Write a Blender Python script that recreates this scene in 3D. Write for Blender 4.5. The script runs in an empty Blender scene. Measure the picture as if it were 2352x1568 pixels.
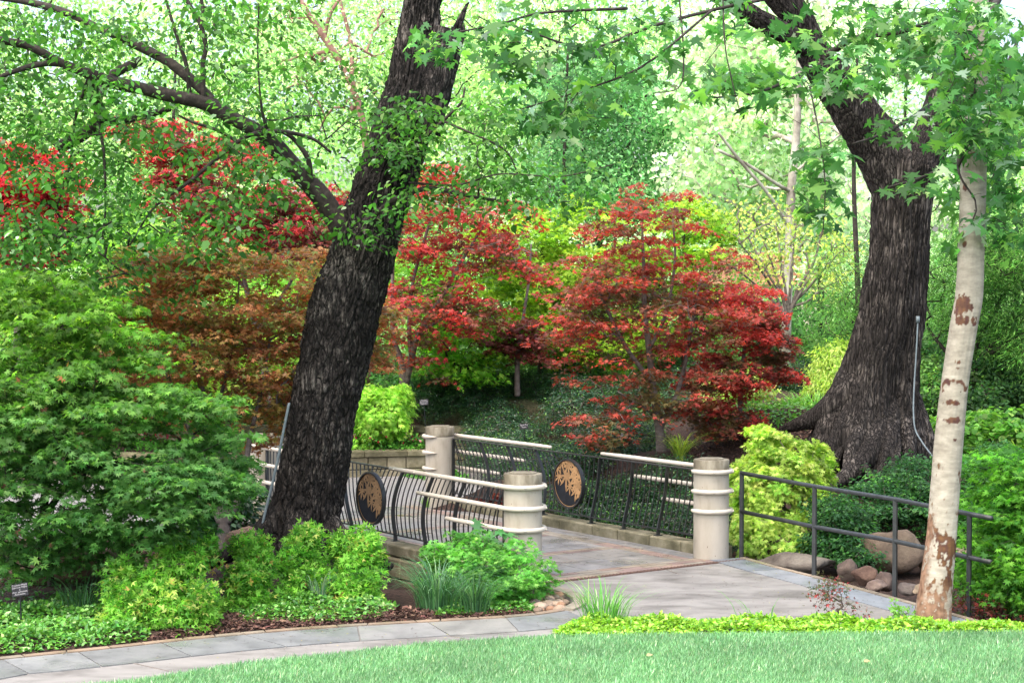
import bpy, bmesh, math, random
import numpy as np
from mathutils import Vector, Matrix, noise as mnoise
from mathutils.geometry import tessellate_polygon

scene = bpy.context.scene
C = scene.collection
R = math.radians

# ------------------------------------------------------------------ camera, world, sun, exposure
CAMZ = 3.5
PITCH = math.atan(124 / 4020.0)
F = 4020.0
cam_d = bpy.data.cameras.new("camera")
cam_d.lens = 36.0 * F / 2352.0
cam_d.sensor_width = 36.0
cam_d.clip_end = 600
cam_d.clip_start = 0.1
cam = bpy.data.objects.new("camera", cam_d)
cam.location = (0, 0, CAMZ)
cam.rotation_euler = (R(90) - PITCH, 0, 0)
C.objects.link(cam)
scene.camera = cam

SUN_EL, SUN_AZ = 62.0, 215.0          # azimuth: clockwise from +Y
w = bpy.data.worlds.new("World"); scene.world = w; w.use_nodes = True
nt = w.node_tree
bg = nt.nodes["Background"]
sky = nt.nodes.new("ShaderNodeTexSky"); sky.sky_type = 'NISHITA'
sky.sun_disc = False; sky.sun_elevation = R(SUN_EL); sky.sun_rotation = R(SUN_AZ)
sky.air_density = 1.0; sky.dust_density = 5.0; sky.ozone_density = 0.3
nt.links.new(sky.outputs[0], bg.inputs[0]); bg.inputs[1].default_value = 0.15
sd = bpy.data.lights.new("sun", 'SUN'); sd.energy = 1.35; sd.angle = R(110); sd.color = (1.0, 0.93, 0.82)
so = bpy.data.objects.new("sun", sd); C.objects.link(so)
az, el = R(SUN_AZ), R(SUN_EL)
sdir = Vector((math.sin(az) * math.cos(el), math.cos(az) * math.cos(el), math.sin(el)))
so.rotation_euler = sdir.to_track_quat('Z', 'Y').to_euler()
scene.view_settings.view_transform = 'Standard'
scene.view_settings.look = 'None'
scene.view_settings.exposure = 1.85
scene.view_settings.gamma = 1
scene.cycles.max_bounces = 6
scene.cycles.diffuse_bounces = 3
scene.cycles.glossy_bounces = 2
scene.cycles.transmission_bounces = 3
scene.cycles.transparent_max_bounces = 4
scene.cycles.use_denoising = True
scene.cycles.sample_clamp_indirect = 6

# ------------------------------------------------------------------ picking helpers
ct, st = math.cos(PITCH), math.sin(PITCH)
def P(x, y, Y):
    """overview pixel (2352 x 1568) at world distance Y -> world point"""
    a, b = (x - 1176.0) / F, (784.0 - y) / F
    d = Vector((a, ct + b * st, -st + b * ct))
    return Vector((0, 0, CAMZ)) + d * (Y / d.y)
def G(x, y, z=0.0):
    a, b = (x - 1176.0) / F, (784.0 - y) / F
    d = Vector((a, ct + b * st, -st + b * ct))
    return Vector((0, 0, CAMZ)) + d * ((z - CAMZ) / d.z)
def px(n, Y):
    return n / F * Y

# ------------------------------------------------------------------ materials
def new_mat(name):
    m = bpy.data.materials.new(name); m.use_nodes = True
    n = m.node_tree; n.nodes.clear()
    out = n.nodes.new("ShaderNodeOutputMaterial")
    return m, n, out
def N(n, t, **kw):
    nd = n.nodes.new(t)
    for k, v in kw.items():
        if k.startswith('i_'):
            key = k[2:]
            key = int(key) if key.isdigit() else key.replace('_', ' ')
            nd.inputs[key].default_value = v
        else:
            setattr(nd, k, v)
    return nd

def leaf_mat(name, trans=0.4, tmul=(1.5, 1.5, 0.5), rough=0.45, spec=0.4):
    m, n, out = new_mat(name)
    at = N(n, "ShaderNodeAttribute", attribute_name="Col")
    b = N(n, "ShaderNodeBsdfPrincipled", i_Roughness=rough)
    b.inputs["Specular IOR Level"].default_value = spec
    t = N(n, "ShaderNodeBsdfTranslucent")
    mu = N(n, "ShaderNodeMix", data_type='RGBA', blend_type='MULTIPLY')
    mu.inputs[0].default_value = 1.0
    mu.inputs[7].default_value = (*tmul, 1)
    n.links.new(at.outputs["Color"], mu.inputs[6])
    n.links.new(at.outputs["Color"], b.inputs["Base Color"])
    n.links.new(mu.outputs[2], t.inputs["Color"])
    mx = N(n, "ShaderNodeMixShader"); mx.inputs[0].default_value = trans
    n.links.new(b.outputs[0], mx.inputs[1]); n.links.new(t.outputs[0], mx.inputs[2])
    n.links.new(mx.outputs[0], out.inputs[0])
    return m

def noise_mat(name, cols, scale=5.0, detail=6, rough=0.8, bump=0.3, bscale=None, stretch=(1, 1, 1), attr=False,
              coord='Object', rough2=None, spec=0.3, bdist=0.02, distort=0.0, wet=None, speck=None, metallic=0):
    """colour ramp over noise (optionally multiplied by attribute Col), second noise as bump"""
    m, n, out = new_mat(name)
    tc = N(n, "ShaderNodeTexCoord")
    mp = N(n, "ShaderNodeMapping"); mp.inputs["Scale"].default_value = stretch
    n.links.new(tc.outputs[coord], mp.inputs[0])
    nz = N(n, "ShaderNodeTexNoise", i_Scale=scale, i_Detail=detail, i_Roughness=0.6, i_Distortion=distort)
    n.links.new(mp.outputs[0], nz.inputs["Vector"])
    cr = N(n, "ShaderNodeValToRGB")
    els = cr.color_ramp.elements
    for i, (p, c) in enumerate(cols):
        e = els[i] if i < 2 else els.new(p)
        e.position = p; e.color = (*c, 1)
    n.links.new(nz.outputs["Fac"], cr.inputs[0])
    col = cr.outputs[0]
    if attr:
        at = N(n, "ShaderNodeAttribute", attribute_name="Col")
        mu = N(n, "ShaderNodeMix", data_type='RGBA', blend_type='MULTIPLY'); mu.inputs[0].default_value = 1
        n.links.new(col, mu.inputs[6]); n.links.new(at.outputs["Color"], mu.inputs[7]); col = mu.outputs[2]
    if speck:
        sc_, thr, sc_col = speck
        vz = N(n, "ShaderNodeTexNoise", i_Scale=sc_, i_Detail=3)
        n.links.new(mp.outputs[0], vz.inputs["Vector"])
        r2 = N(n, "ShaderNodeValToRGB"); r2.color_ramp.elements[0].position = thr; r2.color_ramp.elements[1].position = thr + 0.03
        n.links.new(vz.outputs["Fac"], r2.inputs[0])
        m2 = N(n, "ShaderNodeMix", data_type='RGBA'); m2.inputs[7].default_value = (*sc_col, 1)
        n.links.new(r2.outputs[0], m2.inputs[0]); n.links.new(col, m2.inputs[6]); col = m2.outputs[2]
    b = N(n, "ShaderNodeBsdfPrincipled", i_Roughness=rough, i_Metallic=metallic)
    b.inputs["Specular IOR Level"].default_value = spec
    n.links.new(col, b.inputs["Base Color"])
    if wet:
        wz = N(n, "ShaderNodeTexNoise", i_Scale=wet[0], i_Detail=3)
        n.links.new(tc.outputs[coord], wz.inputs["Vector"])
        mr = N(n, "ShaderNodeMapRange"); mr.inputs[1].default_value = wet[1]; mr.inputs[2].default_value = wet[1] + 0.15
        mr.inputs[3].default_value = rough; mr.inputs[4].default_value = wet[2]
        n.links.new(wz.outputs["Fac"], mr.inputs[0]); n.links.new(mr.outputs[0], b.inputs["Roughness"])
    if bump:
        bz = N(n, "ShaderNodeTexNoise", i_Scale=bscale or scale * 4, i_Detail=5, i_Roughness=0.65)
        n.links.new(mp.outputs[0], bz.inputs["Vector"])
        bp = N(n, "ShaderNodeBump", i_Strength=bump, i_Distance=bdist)
        n.links.new(bz.outputs["Fac"], bp.inputs["Height"]); n.links.new(bp.outputs[0], b.inputs["Normal"])
    n.links.new(b.outputs[0], out.inputs[0])
    return m

M = {}
M['leaf'] = leaf_mat('leaf_green', 0.5, (1.35, 1.5, 0.8), .55, .3)
M['leaf_gloss'] = leaf_mat('leaf_glossy', 0.3, (1.4, 1.4, 0.5), 0.32, 0.5)
M['leaf_red'] = leaf_mat('leaf_red', 0.42, (1.7, 1.1, 0.8), 0.5, .3)
M['leaf_far'] = leaf_mat('leaf_background', 0.62, (1.35, 1.5, 1.1), 0.6, 0.2)
M['grass'] = leaf_mat('grass_blade', 0.35, (1.3, 1.4, 0.7), 0.5, 0.4)
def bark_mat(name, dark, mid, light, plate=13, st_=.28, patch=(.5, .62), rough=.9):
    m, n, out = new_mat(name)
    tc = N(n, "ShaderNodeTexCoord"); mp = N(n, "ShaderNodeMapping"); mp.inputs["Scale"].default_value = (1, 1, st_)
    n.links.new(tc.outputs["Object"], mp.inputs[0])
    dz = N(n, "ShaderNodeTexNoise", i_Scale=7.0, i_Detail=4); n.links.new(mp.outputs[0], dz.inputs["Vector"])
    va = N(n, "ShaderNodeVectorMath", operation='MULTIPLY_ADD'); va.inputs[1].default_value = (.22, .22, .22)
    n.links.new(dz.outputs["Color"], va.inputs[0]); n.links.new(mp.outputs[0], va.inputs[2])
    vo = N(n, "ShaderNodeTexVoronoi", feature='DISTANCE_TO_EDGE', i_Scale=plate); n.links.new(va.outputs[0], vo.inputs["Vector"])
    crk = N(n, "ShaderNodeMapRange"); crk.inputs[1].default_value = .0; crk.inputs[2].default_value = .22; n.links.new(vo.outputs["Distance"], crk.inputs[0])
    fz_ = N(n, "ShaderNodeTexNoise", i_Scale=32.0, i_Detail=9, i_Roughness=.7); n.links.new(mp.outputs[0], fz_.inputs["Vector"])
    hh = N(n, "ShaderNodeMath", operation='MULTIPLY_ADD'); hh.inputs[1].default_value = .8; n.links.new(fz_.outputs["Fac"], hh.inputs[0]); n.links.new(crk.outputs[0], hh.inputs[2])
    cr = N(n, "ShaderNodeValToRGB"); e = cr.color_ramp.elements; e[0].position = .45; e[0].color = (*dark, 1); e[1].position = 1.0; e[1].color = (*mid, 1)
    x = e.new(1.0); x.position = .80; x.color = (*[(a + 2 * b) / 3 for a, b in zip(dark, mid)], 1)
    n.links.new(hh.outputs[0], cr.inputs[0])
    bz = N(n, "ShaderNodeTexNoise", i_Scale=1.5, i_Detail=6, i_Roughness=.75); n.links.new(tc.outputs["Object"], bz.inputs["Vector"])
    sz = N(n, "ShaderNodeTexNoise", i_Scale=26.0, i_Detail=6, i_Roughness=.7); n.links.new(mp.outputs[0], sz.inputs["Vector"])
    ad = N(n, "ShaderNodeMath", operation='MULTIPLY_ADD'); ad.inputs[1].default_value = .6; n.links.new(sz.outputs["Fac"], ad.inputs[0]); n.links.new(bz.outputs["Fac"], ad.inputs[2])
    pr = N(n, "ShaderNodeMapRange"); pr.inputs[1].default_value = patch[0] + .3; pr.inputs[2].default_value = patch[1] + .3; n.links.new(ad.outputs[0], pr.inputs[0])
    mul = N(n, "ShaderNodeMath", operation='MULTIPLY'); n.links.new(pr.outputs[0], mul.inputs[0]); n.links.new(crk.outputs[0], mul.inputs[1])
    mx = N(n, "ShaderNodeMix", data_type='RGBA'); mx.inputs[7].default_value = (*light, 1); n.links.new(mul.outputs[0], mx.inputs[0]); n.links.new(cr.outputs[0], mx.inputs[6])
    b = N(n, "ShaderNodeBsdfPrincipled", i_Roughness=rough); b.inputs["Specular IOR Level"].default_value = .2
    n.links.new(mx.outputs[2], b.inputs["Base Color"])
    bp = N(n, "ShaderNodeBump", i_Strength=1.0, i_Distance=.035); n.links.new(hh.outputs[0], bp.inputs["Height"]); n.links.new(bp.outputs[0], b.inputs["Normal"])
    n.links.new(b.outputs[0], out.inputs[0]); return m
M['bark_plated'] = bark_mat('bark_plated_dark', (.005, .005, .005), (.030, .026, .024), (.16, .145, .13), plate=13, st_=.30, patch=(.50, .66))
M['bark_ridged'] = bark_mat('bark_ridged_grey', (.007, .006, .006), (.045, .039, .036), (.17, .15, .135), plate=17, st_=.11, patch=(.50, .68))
M['bark_dark'] = noise_mat('bark_dark', [(0.35, (.006, .005, .005)), (0.52, (.018, .015, .013)), (0.60, (.06, .048, .042)), (0.70, (.13, .115, .10))],
                           scale=20, detail=10, rough=.9, bump=1.0, bscale=30, stretch=(1, 1, .3), bdist=.04, speck=(30, .60, (.13, .115, .10)), spec=.15)
M['bark_grey'] = noise_mat('bark_grey_brown', [(0.34, (.007, .006, .005)), (0.5, (.024, .019, .017)), (0.62, (.06, .05, .044)), (0.76, (.15, .13, .12))],
                           scale=22, detail=9, rough=.85, bump=1.0, bscale=34, stretch=(1, 1, .14), bdist=.02)
M['limb'] = noise_mat('bark_limb', [(0.3, (.010, .008, .007)), (0.55, (.032, .026, .022)), (0.8, (.09, .075, .065))],
                      scale=14, detail=6, rough=.85, bump=.6, bscale=30, bdist=.01)
M['bark_smooth'] = noise_mat('bark_smooth_grey', [(0.3, (.07, .055, .05)), (0.6, (.15, .125, .115)), (0.8, (.24, .21, .19))],
                             scale=8, rough=.75, bump=.25, stretch=(1, 1, 2))
M['bark_pale'] = noise_mat('bark_pale', [(0.35, (.20, .178, .145)), (0.6, (.29, .265, .22)), (0.8, (.36, .335, .285))],
                           scale=6, rough=.7, bump=.2, stretch=(1, 1, 3), attr=True, spec=.2)
M['bark_white'] = noise_mat('bark_white', [(0.35, (.12, .10, .08)), (0.55, (.36, .34, .29)), (0.8, (.5, .48, .43))], scale=3, rough=.7, bump=.2, stretch=(1, 1, .6), spec=.2)
M['bark_pink'] = noise_mat('bark_peeling', [(0.3, (.10, .05, .04)), (0.6, (.28, .16, .13)), (0.8, (.4, .3, .26))],
                           scale=9, rough=.85, bump=.6, stretch=(1, 1, .5))
M['twig'] = noise_mat('twig', [(0.3, (.03, .022, .018)), (0.7, (.09, .07, .06))], scale=12, rough=.8, bump=0)
M['mulch'] = noise_mat('mulch', [(0.3, (.012, .008, .007)), (0.5, (.045, .026, .020)), (0.7, (.11, .065, .05))],
                       scale=26, detail=8, rough=.95, bump=1.0, bscale=60, bdist=.05)
M['chip'] = noise_mat('mulch_chip', [(0.3, (.5, .5, .5)), (0.7, (1, 1, 1))], scale=12, rough=.9, bump=.3, attr=True)
M['soil_grass'] = noise_mat('lawn_base', [(0.3, (.05, .12, .045)), (0.7, (.09, .2, .075))], scale=20, rough=.95, bump=.5)
M['concrete'] = noise_mat('concrete', [(0.28, (.065, .060, .055)), (0.42, (.130, .125, .119)), (0.56, (.188, .182, .175)), (0.8, (.24, .232, .224))],
                          scale=1.3, detail=9, rough=.75, bump=.25, bscale=90, stretch=(1, 2.0, 1), bdist=.004, distort=.6,
                          speck=(38, .70, (.10, .085, .07)), wet=(.9, .52, .42))
M['aggregate'] = noise_mat('aggregate', [(0.3, (.10, .095, .095)), (0.5, (.18, .175, .175)), (0.7, (.30, .29, .29))],
                           scale=55, detail=4, rough=.8, bump=.4, bscale=90, bdist=.006)
M['slab'] = noise_mat('flagstone', [(0.3, (.40, .40, .40)), (0.5, (.58, .58, .58)), (0.7, (.72, .71, .70))],
                      scale=3, detail=8, rough=.6, bump=.35, bscale=30, bdist=.006, attr=True,
                      speck=(45, .69, (.09, .07, .06)), wet=(1.1, .5, .22))
M['mortar'] = noise_mat('mortar', [(0.3, (.10, .09, .08)), (0.7, (.2, .18, .165))], scale=12, rough=.9, bump=.3)
M['stone'] = noise_mat('sandstone', [(0.3, (.05, .048, .028)), (0.48, (.14, .13, .088)), (0.7, (.30, .275, .215))],
                       scale=2.2, detail=9, rough=.85, bump=.7, bscale=14, bdist=.03, attr=True)
M['cap'] = noise_mat('weathered_cap', [(0.3, (.05, .043, .03)), (0.5, (.125, .11, .08)), (0.7, (.27, .25, .20))],
                     scale=5, detail=8, rough=.8, bump=.3, stretch=(1, 1, .35))
M['cream'] = noise_mat('cream_paint', [(0.28, (.19, .165, .125)), (0.42, (.33, .30, .25)), (0.6, (.40, .367, .315)), (0.8, (.45, .415, .36))],
                       scale=2.5, detail=6, rough=.5, bump=.06, bscale=60, speck=(30, .70, (.12, .075, .05)), spec=.35, stretch=(1, 1, .35))
M['pipe'] = noise_mat('cream_pipe_paint', [(0.3, (.41, .375, .32)), (0.8, (.49, .455, .40))],
                      scale=4, detail=6, rough=.38, bump=.04, speck=(13, .74, (.2, .13, .09)), spec=.45)
M['iron'] = noise_mat('black_iron', [(0.3, (.010, .011, .012)), (0.7, (.022, .024, .026))], scale=10, rough=.42, bump=.08, spec=.5)
M['rail'] = noise_mat('dark_grey_paint', [(0.3, (.016, .019, .021)), (0.7, (.034, .038, .042))], scale=10, rough=.4, bump=.05, spec=.5)
M['tan'] = noise_mat('tan_metal', [(0.3, (.33, .19, .085)), (0.7, (.42, .25, .12))], scale=30, rough=.5, bump=.1, attr=True)
M['rock'] = noise_mat('rock', [(0.3, (.07, .055, .045)), (0.5, (.17, .14, .12)), (0.66, (.26, .225, .19)), (0.8, (.3, .3, .16))],
                      scale=2.5, detail=9, rough=.85, bump=.7, bscale=9, bdist=.04, attr=True)
M['conduit'] = noise_mat('grey_conduit', [(0.3, (.10, .13, .145)), (0.7, (.18, .22, .24))], scale=8, rough=.45, bump=.05)
M['sign'] = noise_mat('sign_black', [(0.3, (.008, .009, .012)), (0.7, (.018, .02, .025))], scale=8, rough=.6, bump=0, spec=.15)
M['white'] = noise_mat('white_lettering', [(0.3, (.22, .22, .24)), (0.7, (.32, .32, .34))], scale=8, rough=.6, bump=0)
M['plaster'] = noise_mat('pink_plaster', [(0.3, (.6, .48, .44)), (0.7, (.75, .64, .6))], scale=2, rough=.8, bump=.1)
M['roof'] = noise_mat('roof_tile', [(0.3, (.3, .12, .08)), (0.7, (.5, .24, .17))], scale=6, rough=.8, bump=.4)
M['rust'] = noise_mat('rusty_drain', [(0.3, (.05, .03, .025)), (0.7, (.13, .075, .06))], scale=20, rough=.8, bump=.4)

# ------------------------------------------------------------------ object helpers
def tag(o, label=None, cat=None, group=None, kind=None):
    if label: o['label'] = label
    if cat: o['category'] = cat
    if group: o['group'] = group
    if kind: o['kind'] = kind
    return o
def empty(name, loc, label, cat, group=None, rz=0.0):
    o = bpy.data.objects.new(name, None); C.objects.link(o)
    o.location = loc; o.rotation_euler = (0, 0, rz); o.empty_display_size = .2
    return tag(o, label, cat, group)
def link(name, me, mat, parent=None, loc=None):
    if mat is not None: me.materials.append(mat)
    o = bpy.data.objects.new(name, me); C.objects.link(o)
    if parent is not None:
        o.parent = parent
    if loc is not None: o.location = loc
    return o

class MB:
    """collects shapes; build() writes one mesh (coordinates given in world, stored relative to the parent's origin)"""
    def __init__(s): s.v = []; s.f = []; s.c = []; s.has_c = False
    def add(s, v, f, col=None):
        b = len(s.v); s.v += [tuple(p) for p in v]; s.f += [tuple(i + b for i in q) for q in f]
        if col is not None: s.has_c = True
        s.c += [col or (1, 1, 1)] * len(f)
        return s
    def box(s, c, sx, sy, sz, ax=(1, 0), col=None, top_jit=0, taper=0):
        ax = Vector((ax[0], ax[1], 0)).normalized(); ay = Vector((-ax.y, ax.x, 0)); c = Vector(c)
        v = []
        for dz in (-1, 1):
            k = 1 - (taper if dz > 0 else 0)
            for dx, dy in ((-1, -1), (1, -1), (1, 1), (-1, 1)):
                v.append(c + ax * dx * sx / 2 * k + ay * dy * sy / 2 * k + Vector((0, 0, dz * sz / 2)))
        return s.add(v, [(0, 3, 2, 1), (4, 5, 6, 7), (0, 1, 5, 4), (1, 2, 6, 5), (2, 3, 7, 6), (3, 0, 4, 7)], col)
    def tube(s, pts, rad, sides=6, caps=True, col=None, flat=None):
        pts = [Vector(p) for p in pts]
        if not hasattr(rad, '__len__'): rad = [rad] * len(pts)
        v, f = [], []
        up = None
        for i, p in enumerate(pts):
            t = (pts[min(i + 1, len(pts) - 1)] - pts[max(i - 1, 0)])
            if t.length < 1e-9: t = Vector((0, 0, 1))
            t.normalize()
            if up is None:
                up = Vector((0, 0, 1)) if abs(t.z) < .9 else Vector((1, 0, 0))
            a = up - t * up.dot(t)
            if a.length < 1e-6: a = t.orthogonal()
            a.normalize(); up = a; b = t.cross(a)
            for k in range(sides):
                an = 2 * math.pi * k / sides
                v.append(p + (a * math.cos(an) + b * math.sin(an)) * rad[i])
        n = len(pts)
        for i in range(n - 1):
            for k in range(sides):
                k2 = (k + 1) % sides
                f.append((i * sides + k, i * sides + k2, (i + 1) * sides + k2, (i + 1) * sides + k))
        if caps:
            f.append(tuple(range(sides))[::-1]); f.append(tuple((n - 1) * sides + k for k in range(sides)))
        return s.add(v, f, col)
    def lathe(s, c, prof, sides=40, col=None):
        c = Vector(c); v, f = [], []
        for r, z in prof:
            for k in range(sides):
                a = 2 * math.pi * k / sides
                v.append(c + Vector((r * math.cos(a), r * math.sin(a), z)))
        n = len(prof)
        for i in range(n - 1):
            for k in range(sides):
                k2 = (k + 1) % sides
                f.append((i * sides + k, i * sides + k2, (i + 1) * sides + k2, (i + 1) * sides + k))
        f.append(tuple(range(sides))[::-1]); f.append(tuple((n - 1) * sides + k for k in range(sides)))
        return s.add(v, f, col)
    def build(s, name, mat, parent=None, smooth=False, origin=None):
        o0 = Vector((0, 0, 0))
        if parent is not None:
            M_ = Matrix.LocRotScale(parent.location, parent.rotation_euler, None)
            q = parent.parent
            while q is not None:
                M_ = Matrix.LocRotScale(q.location, q.rotation_euler, None) @ M_; q = q.parent
            inv = M_.inverted(); vv = [inv @ Vector(p) for p in s.v]
        elif origin is not None:
            o0 = Vector(origin); vv = [Vector(p) - o0 for p in s.v]
        else: vv = s.v
        me = bpy.data.meshes.new(name); me.from_pydata(vv, [], s.f)
        if s.has_c:
            a = me.attributes.new("Col", 'FLOAT_COLOR', 'FACE')
            a.data.foreach_set("color", np.array([(*c, 1) for c in s.c], dtype=np.float32).ravel())
        if smooth: me.polygons.foreach_set("use_smooth", [True] * len(me.polygons))
        me.update()
        return link(name, me, mat, parent, o0 if parent is None else None)

def smooth_angle(o, deg=40):
    me = o.data
    me.polygons.foreach_set("use_smooth", [True] * len(me.polygons))
    bm = bmesh.new(); bm.from_mesh(me)
    for e in bm.edges:
        if len(e.link_faces) == 2 and e.calc_face_angle(0) > R(deg): e.smooth = False
        else: e.smooth = True
    bm.to_mesh(me); bm.free()

# ------------------------------------------------------------------ leaf templates (unit length, x = tip direction)
def T_star(lobes, notch=.38, spread=130, base=-.06, droop=.25, w=None):
    pts = [(base, 0, 0)]
    angs = np.linspace(-spread, spread, lobes)
    for i, a in enumerate(angs):
        L = 1.0 - .38 * abs(a / spread) ** 1.2
        ar = R(a)
        pts.append((L * math.cos(ar), L * math.sin(ar), -droop * L * L * .6))
        if i < lobes - 1:
            am = R((a + angs[i + 1]) / 2); q = notch
            pts.append((q * math.cos(am), q * math.sin(am), 0))
    return np.array(pts)
TM = {
    'star7': T_star(7, .36),
    'star5': T_star(5, .40, 105),
    'silver': np.array([(-.05, 0, 0), (.02, -.30, 0), (-.12, -.62, -.08), (.18, -.42, 0), (.28, -.78, -.12), (.38, -.38, 0), (.36, -.16, 0), (.62, -.26, -.02), (.66, -.12, 0),
                        (1.0, 0, -.15), (.66, .12, 0), (.62, .26, -.02), (.36, .16, 0), (.38, .38, 0), (.28, .78, -.12), (.18, .42, 0), (-.12, .62, -.08), (.02, .30, 0)]),
    'ovate': np.array([(0, 0, 0), (.25, -.27, .05), (.6, -.24, .04), (1, 0, -.10), (.6, .24, .04), (.25, .27, .05)]),
    'round': np.array([(0, 0, 0), (.2, -.38, .05), (.6, -.4, .03), (.95, 0, -.06), (.6, .4, .03), (.2, .38, .05)]),
    'lance': np.array([(0, 0, 0), (.4, -.15, .03), (1, 0, -.12), (.4, .15, .03)]),
    'trio': np.array([(0, 0, 0), (.10, -.12, 0), (.25, -.42, -.02), (.52, -.58, -.10), (.42, -.28, 0), (.38, -.09, .02), (.66, -.13, .0), (1, 0, -.14), (.66, .13, 0), (.38, .09, .02), (.42, .28, 0), (.52, .58, -.10), (.25, .42, -.02), (.10, .12, 0)]),
    'thin': np.array([(0, 0, 0), (.4, -.06, .02), (1, 0, -.12), (.4, .06, .02)]),
}
def jitter_cols(rng, n, cols, var=.22, hue=.06):
    """cols: list of (weight, (r,g,b))"""
    wts = np.array([c[0] for c in cols], float); wts /= wts.sum()
    base = np.array([c[1] for c in cols])
    idx = rng.choice(len(cols), n, p=wts)
    c = base[idx] * np.exp(rng.normal(0, var, (n, 1))) * np.exp(rng.normal(0, hue, (n, 3)))
    return np.clip(c, 0, .9)
def norm(a):
    return a / np.maximum(np.linalg.norm(a, axis=1, keepdims=True), 1e-9)
def leafmesh(name, tmpl, pos, D, Nn, S, col, mat, parent=None, origin=None, aspect=1.0, kind=None):
    t = TM[tmpl]; k = len(t); n = len(pos)
    D = norm(D); B = norm(np.cross(Nn, D)); Nn = np.cross(D, B)
    v = (pos[:, None, :] + S[:, None, None] * (t[None, :, 0:1] * D[:, None, :] + t[None, :, 1:2] * aspect * B[:, None, :] + t[None, :, 2:3] * Nn[:, None, :]))
    o0 = np.array(parent.location if parent is not None else (origin if origin is not None else (0, 0, 0)))
    v = (v - o0).reshape(-1, 3).astype(np.float32)
    me = bpy.data.meshes.new(name)
    me.vertices.add(n * k); me.vertices.foreach_set("co", v.ravel())
    me.loops.add(n * k); me.loops.foreach_set("vertex_index", np.arange(n * k, dtype=np.int32))
    me.polygons.add(n); me.polygons.foreach_set("loop_start", np.arange(0, n * k, k, dtype=np.int32))
    me.polygons.foreach_set("loop_total", np.full(n, k, dtype=np.int32))
    a = me.attributes.new("Col", 'FLOAT_COLOR', 'FACE')
    cc = np.ones((n, 4), np.float32); cc[:, :3] = col
    a.data.foreach_set("color", cc.ravel())
    me.update(calc_edges=True); me.validate()
    o = link(name, me, mat, parent, None if parent is not None else tuple(o0))
    if kind: o['kind'] = kind
    return o

def pads_leaves(rng, pads, per, R_, flat=.25, mode='flat', size=.07, svar=.2, tilt=.45, droop=.35, cols=None, padvar=.18, var=.18, center=None, col_fn=None, hue=.06):
    """returns arrays pos, D, N, S, col for leaves scattered around pad centres"""
    n = len(pads); per = np.broadcast_to(per, (n,)); tot = int(per.sum())
    idx = np.repeat(np.arange(n), per)
    c = pads[idx]; Rr = np.broadcast_to(R_, (n,))[idx]
    ang = rng.uniform(0, 2 * np.pi, tot)
    if mode in ('flat',):
        r = np.sqrt(rng.uniform(0, 1, tot))
        # each pad is an irregular oval with its own tilt
        el = rng.uniform(.65, 1.35, n)[idx]; rot = rng.uniform(0, np.pi, n)[idx]
        u = r * np.cos(ang) * el; v = r * np.sin(ang) / el
        x = u * np.cos(rot) - v * np.sin(rot); y = u * np.sin(rot) + v * np.cos(rot)
        tx = rng.normal(0, .18, n)[idx]; ty = rng.normal(0, .18, n)[idx]
        z = rng.normal(0, flat * .5, tot) - .22 * r * r + tx * x + ty * y
        off = np.stack([x, y, z], 1) * Rr[:, None]
        D = np.stack([x, y, np.zeros(tot)], 1) + rng.normal(0, .55, (tot, 3)); D[:, 2] = -droop + rng.normal(0, .25, tot)
        Nn = np.stack([rng.normal(0, tilt, tot), rng.normal(0, tilt, tot), np.ones(tot)], 1)
    elif mode == 'round':
        q = norm(rng.normal(0, 1, (tot, 3))); r = rng.uniform(0, 1, tot) ** .45
        off = q * r[:, None] * Rr[:, None]; off[:, 2] *= flat if flat > .25 else .8
        D = q + rng.normal(0, .8, (tot, 3)); D[:, 2] -= droop
        Nn = rng.normal(0, 1, (tot, 3)) * tilt * 1.6; Nn[:, 2] += .9
    elif mode == 'weep':
        cen = np.array(center)
        q = c - cen; q[:, 2] *= .6; q = norm(q)
        off = rng.normal(0, .5, (tot, 3)) * Rr[:, None]; off -= q * (off * q).sum(1)[:, None] * .6
        D = q * .7 + rng.normal(0, .5, (tot, 3)); D[:, 2] -= droop * 2
        Nn = q + rng.normal(0, tilt, (tot, 3)); Nn[:, 2] += .6
    pos = c + off
    S = size * np.exp(rng.normal(0, svar, tot))
    if col_fn is None:
        col = jitter_cols(rng, tot, cols, var, hue); pc = jitter_cols(rng, n, cols, var * .6, hue)[idx]
        own = rng.uniform(0, 1, (tot, 1)) < .55; col = np.where(own, pc * (col.mean(1, keepdims=True) / col.mean()) ** .35, col)
    else: col = col_fn(pos, idx, rng)
    col = np.clip(col * np.exp(rng.normal(0, padvar, n))[idx][:, None], 0, .9)
    return pos, D, Nn, S, col

def blob_pads(rng, blobs, n, shell=.35, clip=None):
    """blobs: (ovx, ovy, Y, rx_px, rz_px, depth_m) -> pad centres"""
    vol = np.array([b[3] * b[4] for b in blobs], float); vol /= vol.sum()
    k = rng.choice(len(blobs), n, p=vol)
    out = np.zeros((n, 3))
    q = norm(rng.normal(0, 1, (n, 3))); r = rng.uniform(shell ** 3, 1.25, n) ** (1 / 3)
    cs = [P(b[0], b[1], b[2]) for b in blobs]
    for i in range(n):
        b = blobs[k[i]]; c = cs[k[i]]
        out[i] = (c.x + q[i, 0] * r[i] * px(b[3], b[2]), c.y + q[i, 1] * r[i] * b[5], c.z + q[i, 2] * r[i] * px(b[4], b[2]))
    return out

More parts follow.
